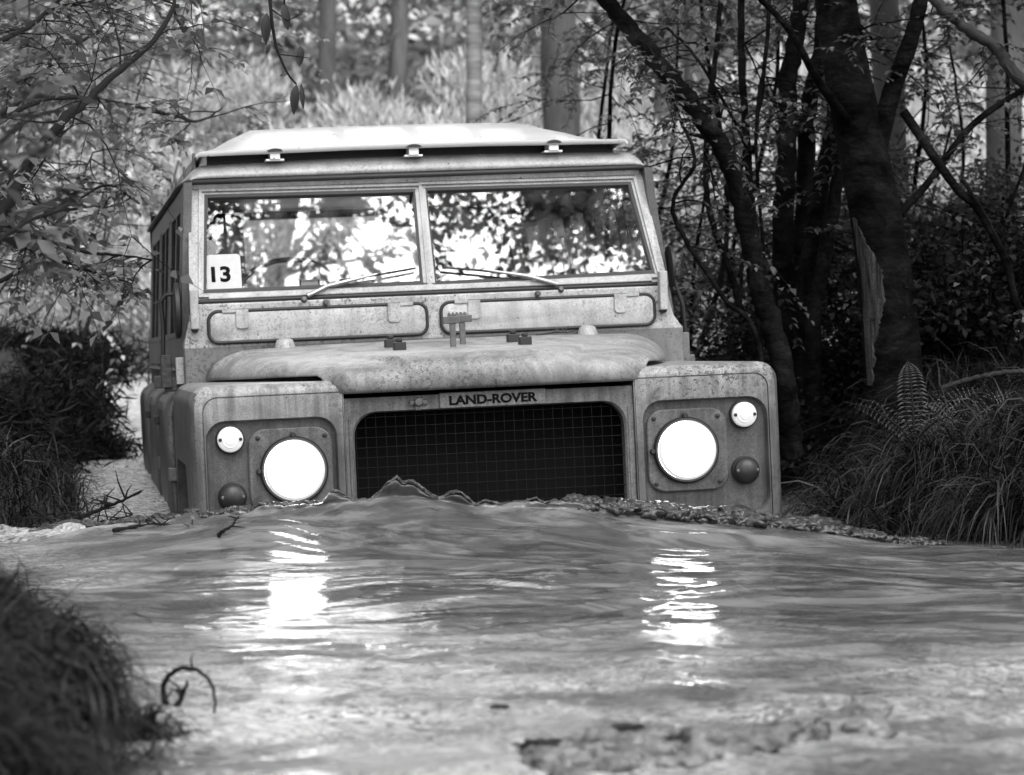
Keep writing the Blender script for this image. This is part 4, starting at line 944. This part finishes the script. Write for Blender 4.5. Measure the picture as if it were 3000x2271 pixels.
# the far wood, one mass
bl = []
rw = np.random.default_rng(12)
for i in range(330):
    y = rw.uniform(37, 52); x = rw.uniform(-.27, .27) * y * 1.1; z = float(ground_h(x, y)) + rw.uniform(.2, 5.5); s = rw.uniform(.6, 1.5); bl.append((x, y, z, s, s, s * .8))
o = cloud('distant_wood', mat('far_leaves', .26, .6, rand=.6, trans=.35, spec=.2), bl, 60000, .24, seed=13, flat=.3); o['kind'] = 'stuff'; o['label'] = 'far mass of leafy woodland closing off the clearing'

# ---- undergrowth at the foot of the right-hand trees
for k, (vx, d, n) in enumerate([(1530, 9.4, 1), (1620, 9.9, 1), (1700, 10.4, 1), (1790, 10.1, 1), (1990, 10.0, 1), (2080, 9.8, 1), (2170, 9.6, 1), (2050, 11.5, 1), (1560, 11.5, 1), (1850, 11.6, 1), (2200, 11.8, 1), (1700, 13, 1), (1450, 13.5, 1), (1950, 14, 1), (2120, 14.5, 1)]):
    c = at(vx, 700, d); g0 = gz(c)
    r0 = thing('undergrowth_bush', 'low dark tangled bush at the foot of the trees right of the vehicle', 'bush', (c.x, c.y, g0), 'low bushes under the right-hand trees')
    m_ = MB(); rr_ = random.Random(k + 50)
    for i in range(16):
        a, l = rr_.uniform(0, 6.28), rr_.uniform(.3, .75); m_.tube([(rr_.uniform(-.1, .1), 0, -.05), (math.cos(a) * l * .3, math.sin(a) * l * .3, l * .6), (math.cos(a) * l, math.sin(a) * l, l * rr_.uniform(.5, 1.0))], [.006, .004, .0015], 4)
    m_.build('stem', M_bark, r0)
    cloud('foliage', M_lf_under if d < 11 else M_lf_dark, clumps((0, 0, .30 if d < 11 else .5), (.55, .4, .28 if d < 11 else .5), 18, .15, k + 300), 3600, .032, r0, seed=k + 300, flat=.45)
# left bank undergrowth
for k, (vx, vy, d, s_) in enumerate([(0, 800, 11.5, 1.0), (60, 820, 12.5, 1.0), (100, 830, 13.5, .8), (10, 900, 10.8, .6), (105, 860, 15, .7), (-40, 960, 9.5, .6), (90, 790, 12, .6)]):
    c = at(vx, vy, d); g0 = gz(c)
    r0 = thing('bank_bush', 'dark low bush overhanging the left bank of the stream', 'bush', (c.x, c.y, g0), 'dark bushes on the left bank')
    m_ = MB(); rr_ = random.Random(k + 80)
    for i in range(16):
        a, l = rr_.uniform(0, 6.28), rr_.uniform(.2, .6) * s_; m_.tube([(0, 0, -.1), (math.cos(a) * l * .3, math.sin(a) * l * .3, l * .5), (math.cos(a) * l, math.sin(a) * l, l * rr_.uniform(.2, .8))], [.006, .004, .0015], 4)
    m_.build('stem', M_bark, r0)
    cloud('foliage', M_lf_under, clumps((0, 0, .12), (.5 * s_, .45 * s_, .2 * s_), 22, .15, k + 400), 6000, .075, r0, seed=k + 400, flat=.1, asp=.13)

# ---- grass
def blades(name, m, P, D, L_, Wd, parent=None, droop=1.0, seg=4, seed=0):
    """P bases, D initial directions, blades bend down with gravity"""
    r = np.random.default_rng(seed); n = len(P); D = D / np.linalg.norm(D, axis=1, keepdims=True)
    S = np.cross(D, np.array([0, 0, 1.])); S /= np.linalg.norm(S, axis=1, keepdims=True) + 1e-6
    S = S + r.normal(size=(n, 3)) * .35; S /= np.linalg.norm(S, axis=1, keepdims=True)
    rows = []; p = P.copy(); d = D.copy()
    g = droop * (.6 + .8 * r.random(n))[:, None]
    for k in range(seg + 1):
        wk = Wd[:, None] * (1 - (k / seg) ** 1.6 * .93) * .5
        rows.append(np.stack([p - S * wk, p + S * wk], 1))
        p = p + d * (L_[:, None] / seg); d = d + np.array([0, 0, -1.]) * g / seg * (.6 + k * .35) + r.normal(size=(n, 3)) * .05; d /= np.linalg.norm(d, axis=1, keepdims=True)
    V = np.stack(rows, 1).reshape(n, -1, 3)      # n, (seg+1)*2
    base = np.arange(n)[:, None, None] * ((seg + 1) * 2); q = np.array([[2 * k, 2 * k + 1, 2 * k + 3, 2 * k + 2] for k in range(seg)])[None]
    return npmesh(name, V.reshape(-1, 3), (base + q).reshape(-1, 4), m, parent)
def bank_grass(name, label, x0, x1, y0, y1, n, L0, L1, wd, lean, m, seed, dmin=.0, dmax=9, droop=1.5):
    r = np.random.default_rng(seed); x = r.uniform(x0, x1, n * 3); y = r.uniform(y0, y1, n * 3)
    d = np.maximum(xl(y) - x, x - xr(y)); tuft = perlin(x * 4, y * 4, seed) * .5 + .5
    k = (d > dmin) & (d < dmax) & (r.random(n * 3) < .25 + tuft); x, y, tuft = x[k][:n], y[k][:n], tuft[k][:n]
    P = np.stack([x, y, ground_h(x, y) - .02], 1); sd = np.where(xl(y) - x > 0, 1, -1)
    D = r.normal(size=(len(x), 3)) * .35 + np.array([0, 0, .8]); D[:, 0] += sd * lean[0] + .5 * perlin(x * 1.7, y * 1.7, seed + 2); D[:, 1] += lean[1]
    o = blades(name, m, P, D, r.uniform(L0, L1, len(x)) * (.5 + .8 * tuft), r.uniform(.5, 1.2, len(x)) * wd, droop=droop, seed=seed)
    o['kind'] = 'stuff'; o['label'] = label; return o
bank_grass('grass', 'long wet grass hanging down the right bank to the water', 1.0, 4.2, 6.6, 9.6, 26000, .12, .32, .0068, (.62, -.38), M_grass_d, 201, droop=2.8)
bank_grass('grass', 'broad dead blades and leaves matted in the right bank', 1.0, 3.4, 6.7, 9.2, 4200, .07, .20, .014, (.2, -.35), M_bladeb, 211, droop=2.4)
bank_grass('grass', 'rough grass and herbs under the trees on the right', .9, 6, 9.2, 13, 9000, .12, .3, .007, (.0, 0), M_grass_d, 202, droop=2.6)
bank_grass('grass', 'dark grass hanging over the left bank beside the vehicle', -3.2, -1.2, 7.2, 10.2, 16000, .12, .26, .006, (.35, -.4), M_grass_f, 203, dmin=.04, droop=2.6)
bank_grass('grass', 'dark undergrowth along the far part of the left bank', -5, -1.8, 10, 16, 7000, .15, .30, .009, (.2, -.2), M_grass_f, 204, dmin=.25)
bank_grass('grass', 'blurred dark grass on the near left bank in front of the camera', -1.4, -.3, 2.9, 5.2, 20000, .10, .22, .0055, (.5, -.1), M_grass_n, 205, dmin=-.03, droop=3.0)
bank_grass('grass', 'pale grass of the clearing behind the vehicle', -9, 8, 15, 34, 16000, .3, .8, .02, (.0, 0), M_lf_pale, 206)
# drooping tussocks on the right bank
rt = np.random.default_rng(9)
def tussock(x, y, s_, label, m_=M_grass_d, n=300, lx=-.55, ly=-.35, L=.40, group=None):
    P = np.stack([rt.normal(0, .06 * s_, n), rt.normal(0, .06 * s_, n), rt.uniform(-.03, .05, n)], 1)
    D = np.stack([rt.normal(lx, .45, n), rt.normal(ly, .4, n), rt.uniform(.5, 1.3, n)], 1)
    o = blades('grass_tussock', m_, P, D, rt.uniform(.5, 1, n) * L * s_, rt.uniform(.5, 1.2, n) * .0075, droop=3.0, seg=6, seed=int(x * 100) % 97)
    o.location = (x, y, gz((x, y))); tag(o, label, 'grass tussock', group); return o
TU = [(1.10, 7.55, .8, 'small grass tussock pressed against the front wing at the waterline'), (1.08, 7.95, .95, 'grass tussock in the narrow gap behind the front wing'), (1.12, 8.35, 1.0, 'grass tussock farther back beside the cab, right of the vehicle'), (1.42, 7.35, 1.1, 'grass tussock draped down to the water right of the front wing'), (1.75, 7.25, 1.15, 'broad grass tussock hanging over the water below the fern'), (2.05, 7.2, 1.0, 'grass tussock with strap-like blades at the right edge of the bank'), (1.30, 7.9, 1.0, 'grass tussock tucked beside the wing, above the water'), (1.6, 7.7, 1.0, 'middle grass tussock on the right bank, just below the fern'), (1.95, 7.6, 1.1, 'grass tussock on the right bank beside the fern at its right')]
for x, y, s_, lab in TU: tussock(x, y, s_, lab)
for x, y, s_, lab in [(-1.68, 8.0, .55, 'dark tussock at the tip of the left bank next to the vehicle'), (-1.95, 7.8, .75, 'dark tussock on the left bank with blades trailing in the water'), (-1.75, 8.8, .6, 'dark tussock on the left bank behind the tip'), (-1.62, 7.65, .5, 'small dark tussock lowest on the left bank, beside the dead branches'), (-2.0, 7.45, .6, 'dark tussock at the left edge just above the water')]: tussock(x, y, s_, lab, M_grass_f, 350, .35, -.3, .36)
for x, y, s_, lab in [(-.62, 3.6, .5, 'blurred dark grass clump closest to the camera'), (-.72, 4.1, .5, 'blurred dark grass clump rising at the left edge'), (-.56, 3.95, .4, 'blurred grass clump at the water side of the near bank')]: tussock(x, y, s_, lab, M_grass_f, 700, .1, -.1, .36)

# ---- ferns
def fern(x, y, z_, label, fronds, m_=None):
    g0 = z_; root = thing('fern', label, 'fern', (x, y, g0)); mb = MB(); mb.tube([(0, 0, -.25), (0, 0, .01)], .006, 5)
    for (dx, dy, h, n, wd) in fronds:
        C, D, Nn, Sz = [], [], [], []
        P = spline([(0, 0, 0), (dx * .25, dy * .25, h * .45), (dx * .6, dy * .6, h * .82), (dx, dy, h)], 8); mb.tube(P, [.004 - .003 * i / (len(P) - 1) for i in range(len(P))], 5)
        for i in range(n):
            t = .16 + .84 * i / n; f = t * (len(P) - 1); a = P[int(f)].lerp(P[min(int(f) + 1, len(P) - 1)], f - int(f)); tn = (P[min(int(f) + 1, len(P) - 1)] - P[max(int(f) - 1, 0)]).normalized()
            sd = tn.cross(Vector((dy + .3, -1 + dx, .1))).normalized() if False else Vector((1, 0, 0)) - tn * tn.x; sd.normalize()
            ln = wd * math.sin(math.pi * min(1, (t * .9 + .12))) ** .8
            for sg in (-1, 1):
                C.append(a[:]); D.append((sd * sg + Vector((0, random.uniform(-.25, 0), .22)))[:]); Nn.append((random.gauss(0, .15), -.4, 1)); Sz.append(ln * .55)
                e = a + (sd * sg + Vector((0, 0, .2))) * ln * .5; C.append(e[:]); D.append((sd * sg + Vector((0, -.1, -.35)))[:]); Nn.append((random.gauss(0, .15), -.5, 1)); Sz.append(ln * .55)
        Sz = np.array(Sz); V, F = leaf_quads(np.array(C), np.array(D), np.array(Nn), Sz, Sz * .16 + .004); npmesh('frond', V, F, m_ or M_lf_dark2, root)
    mb.build('stem', M_twig, root)
M_lf_dark2 = mat('fern_green', .085, .5, rand=.3, trans=.2)
fp = at(1975, 960, 7.9)
fern(fp.x, 7.9, fp.z, 'upright fern on the right bank in front of the thick leaning trunk', [(-.02, .02, .25, 20, .048), (-.22, -.02, .13, 16, .03), (.20, .0, .17, 16, .03), (.10, -.1, .09, 12, .03)])
fp = at(2080, 930, 8.4)
fern(fp.x, 8.4, fp.z, 'small spreading fern right of the upright fern, below the fallen log', [(.16, .0, .12, 14, .03), (-.13, .05, .09, 13, .028)])
# fallen log
T = Tree(150); T.limb([at(2030, 838, 8.9), at(2110, 815, 8.9), at(2180, 803, 8.9), at(2260, 800, 8.9)], .009, .008, 8, 10, .2)
T.mb.build('fallen_log', M_bark2, None, smooth=60); tag(bpy.data.objects['fallen_log'], 'thin fallen log lying on the bank right of the fern', 'log')

# ---- sticks in the water at left
def stick(label, P, r0, side=8, name='floating_branch', L_=.10, seed=0, m_=None):
    T = Tree(seed); pts = T.limb(P, r0, r0 * .35, 6, 7, .3)
    for _ in range(side):
        p = pts[T.r.randrange(1, len(pts))]; d = Vector((T.r.gauss(0, .7), T.r.gauss(0, .5), T.r.uniform(-.2, 1))).normalized() * L_ * T.r.uniform(.4, 1)
        T.mb.tube([p, p + d * .6, p + d + Vector((T.r.uniform(-.02, .02), 0, 0))], [r0 * .4, r0 * .3, r0 * .12], 5)
    o = T.mb.build(name, m_ or M_twig, None, smooth=60); tag(o, label, 'branch'); return o
stick('bare spiky branch floating on the water left of the headlight reflection', [at(245, 1146, 6.9), at(300, 1136, 6.95), at(350, 1132, 6.95), at(412, 1148, 6.9)], .006, 14, L_=.05, seed=1)
stick('short forked stick poking out of the water below the left wing', [at(470, 1158, 6.7), at(480, 1148, 6.7), at(500, 1135, 6.7), at(514, 1117, 6.75)], .006, 4, L_=.03, seed=2)
stick('dead branch leaning from the left bank towards the wheel arch', [at(130, 1130, 7.6), at(200, 1108, 7.8), at(255, 1085, 7.8), at(303, 1062, 7.7)], .008, 14, L_=.10, seed=3)
stick('dead branch crossing low over the water at the tip of the left bank', [at(60, 1090, 7.7), at(110, 1125, 7.5), at(165, 1165, 7.3)], .007, 10, L_=.08, seed=4)
stick('tangled dead twigs at the water edge of the left bank', [at(150, 1125, 7.4), at(210, 1128, 7.5), at(285, 1112, 7.5)], .006, 14, L_=.09, seed=5)
stick('bent dark twig looping out of the water near the camera', [at(362, 1530, 4.3), at(352, 1480, 4.3), at(385, 1446, 4.25), at(430, 1450, 4.2), at(462, 1490, 4.2), at(460, 1550, 4.2)], .0055, 2, L_=.04, seed=6)
stick('short blurred twig beside the looping twig near the camera', [at(372, 1540, 4.25), at(395, 1500, 4.25), at(405, 1470, 4.2)], .006, 3, L_=.04, seed=7)
# dark clods drifting in the near water
rc = random.Random(3)
M_clod = mat('wet_peat', .018, .5, var=.5, scale=40, bump=.6)
for lab, cx_, cy_, d, sx in [('dark floating clod of weed at lower right, nearest the camera', 1470, 1640, 3.80, .045), ('small dark scrap of floating weed left of the mud ridge', 1352, 1600, 3.95, .022), ('dark floating clod of weed at the right end of the mud ridge', 1862, 1572, 4.07, .030), ('dark rotten leaf mat drifting at the bottom edge', 1190, 1658, 3.74, .045), ('tiny dark scrap floating in the lower middle of the water', 1080, 1550, 4.15, .014), ('small dark leaf scrap on the mud ridge at lower right', 1700, 1618, 3.92, .025)]:
    p = at(cx_, cy_, d); bm = bmesh.new(); bmesh.ops.create_icosphere(bm, subdivisions=4, radius=1)
    for v in bm.verts:
        q = np.array(v.co[:]); n_ = float(fbm(np.array(q[0] * 3 + cx_), np.array(q[1] * 3 + q[2] * 2), 88, 3)); s_ = 1 + .55 * n_
        v.co = Vector((q[0] * sx * s_, q[1] * sx * .45 * s_, q[2] * sx * .16 * (1 + 1.2 * abs(n_))))
    me = bpy.data.meshes.new('weed_clod'); bm.to_mesh(me); bm.free(); me.materials.append(M_clod)
    for p_ in me.polygons: p_.use_smooth = True
    o = bpy.data.objects.new('weed_clod', me); COL.objects.link(o); o.location = (p.x, p.y, float(water_h(np.array(p.x), np.array(p.y))) + .003); tag(o, lab, 'floating weed')

# ---- leafy twig hanging down at the top
T = Tree(170); pts = T.limb([at(560, -500, 7.4), at(578, -150, 7.3), at(583, 0, 7.2), at(592, 80, 7.2), at(603, 120, 7.2), at(622, 160, 7.2), at(640, 182, 7.2)], .006, .0025, 6, 7)
T.mb.tube([at(605, 118, 7.2), at(640, 122, 7.2), at(665, 125, 7.15)], [.002, .0015, .001], 5); T.mb.tube([at(586, 20, 7.2), at(620, 45, 7.2), at(652, 30, 7.2)], [.0025, .002, .001], 5)
T.mb.tube([at(610, -500, 7.0), at(612, -200, 7.0), at(614, 10, 7.0)], .003, 5)
def bigleaf(mb, p, d, n_, L_, W_):
    d = Vector(d).normalized(); s_ = d.cross(Vector(n_)).normalized(); u = s_.cross(d)
    prof = [(0, .02), (.12, .55), (.3, .92), (.5, 1), (.7, .8), (.87, .42), (1, .02)]; vs = []
    for t, k in prof: 
        c = p + d * (L_ * t) - u * (L_ * .25 * t * t); vs += [c - s_ * (W_ * .5 * k) + u * W_ * .16 * k, c, c + s_ * (W_ * .5 * k) + u * W_ * .16 * k]
    fs = []
    for i in range(len(prof) - 1): a = 3 * i; fs += [(a, a + 1, a + 4, a + 3), (a + 1, a + 2, a + 5, a + 4)]
    mb.add(vs, fs)
lms = []
for (x, y, dx, dz, ny, L_, W_) in [(640, 182, -.12, -1, -1, .082, .036), (650, 180, .1, -1, -.5, .070, .020), (576, 28, -.05, -1, -1, .085, .040), (622, 160, -.8, -.1, -.6, .025, .014), (648, 100, .05, -1, -.8, .05, .028), (612, 10, .2, -1, -.8, .07, .034), (583, 95, -.3, -.8, -1, .03, .018), (640, 122, .3, -.8, -.8, .03, .015)]:
    lm = MB(); bigleaf(lm, at(x, y, 7.2), (dx, -.1, dz), (.3 * dx, ny, .3), L_, W_ * .72); lms.append(lm)
b0 = Vector(T.mb.v[0]); 
h = T.build('hanging_branch', 'thin twig with a few drooping leaves hanging above the left half of the roof', 'branch', M_twig, M_lf_dark, parts=('twig', 'leaves'))
M_hl = mat('hanging_leaf', .03, .35, rand=.4, trans=.15)
for lm in lms:
    lm.v = [(x - b0.x, y - b0.y, z - b0.z) for x, y, z in lm.v]; lm.build('leaf', M_hl, h, smooth=60)

# ---- trees behind the camera, mirrored in the windscreen; broad one added against sky glare
for k, (tx, ty, cx_, cy_, cz_, rx_, ry_, rz_, n, cl, lab) in enumerate([
    (6.2, -1.5, 3.95, .2, 9.4, 1.5, 1.6, 2.2, 30000, 75, 'tall tree behind the camera whose dense crown darkens the right windscreen pane'),
    (1.2, -3.0, 1.6, .0, 9.3, 1.3, 1.6, 2.0, 4200, 30, 'tree behind the camera whose open crown shows in the left windscreen pane'),
    (5.2, -5.2, 4.1, -4.6, 7.3, 3.2, 1.2, 3.2, 16000, 110, 'broad leafy tree added out of view behind the camera to block sky glare'),
    (-3.2, -1.0, -2.6, -.5, 6.0, 1.5, 1.8, 1.8, 2500, 24, 'leafy tree on the left bank behind the camera')]):
    T = Tree(180 + k); P = [Vector((tx, ty, gz((tx, ty)) - .1)), Vector((tx * .95 + cx_ * .05, ty, 3)), Vector((tx * .6 + cx_ * .4, ty * .6 + cy_ * .4, 6.5 * cz_ / 9)), Vector((cx_, cy_, cz_)), Vector((cx_ + .3, cy_, cz_ + 2))]
    pts = T.limb(P, .16, .03, 10, 12, .1); T.twigs(pts[22:], 26, 1.9, .022, .11, .09, 5, flat=.4)
    cr = cloud('crown', M_lf_dark, clumps((cx_, cy_, cz_), (rx_, ry_, rz_), cl, .28 if k != 2 else .6, 500 + k) + (clumps((4.4, .2, 13.6), (2.2, 1.4, 2.2), 60, .55, 560) if k == 0 else []), n if k == 2 else int(n * 1.7), .07 if k != 2 else .20, seed=500 + k, flat=.2, asp=.6)  # extra high clumps on the first tree added to block sky glare
    T.build('woodland_tree', lab, 'tree', M_bark, M_lf_dark, extra=[cr])
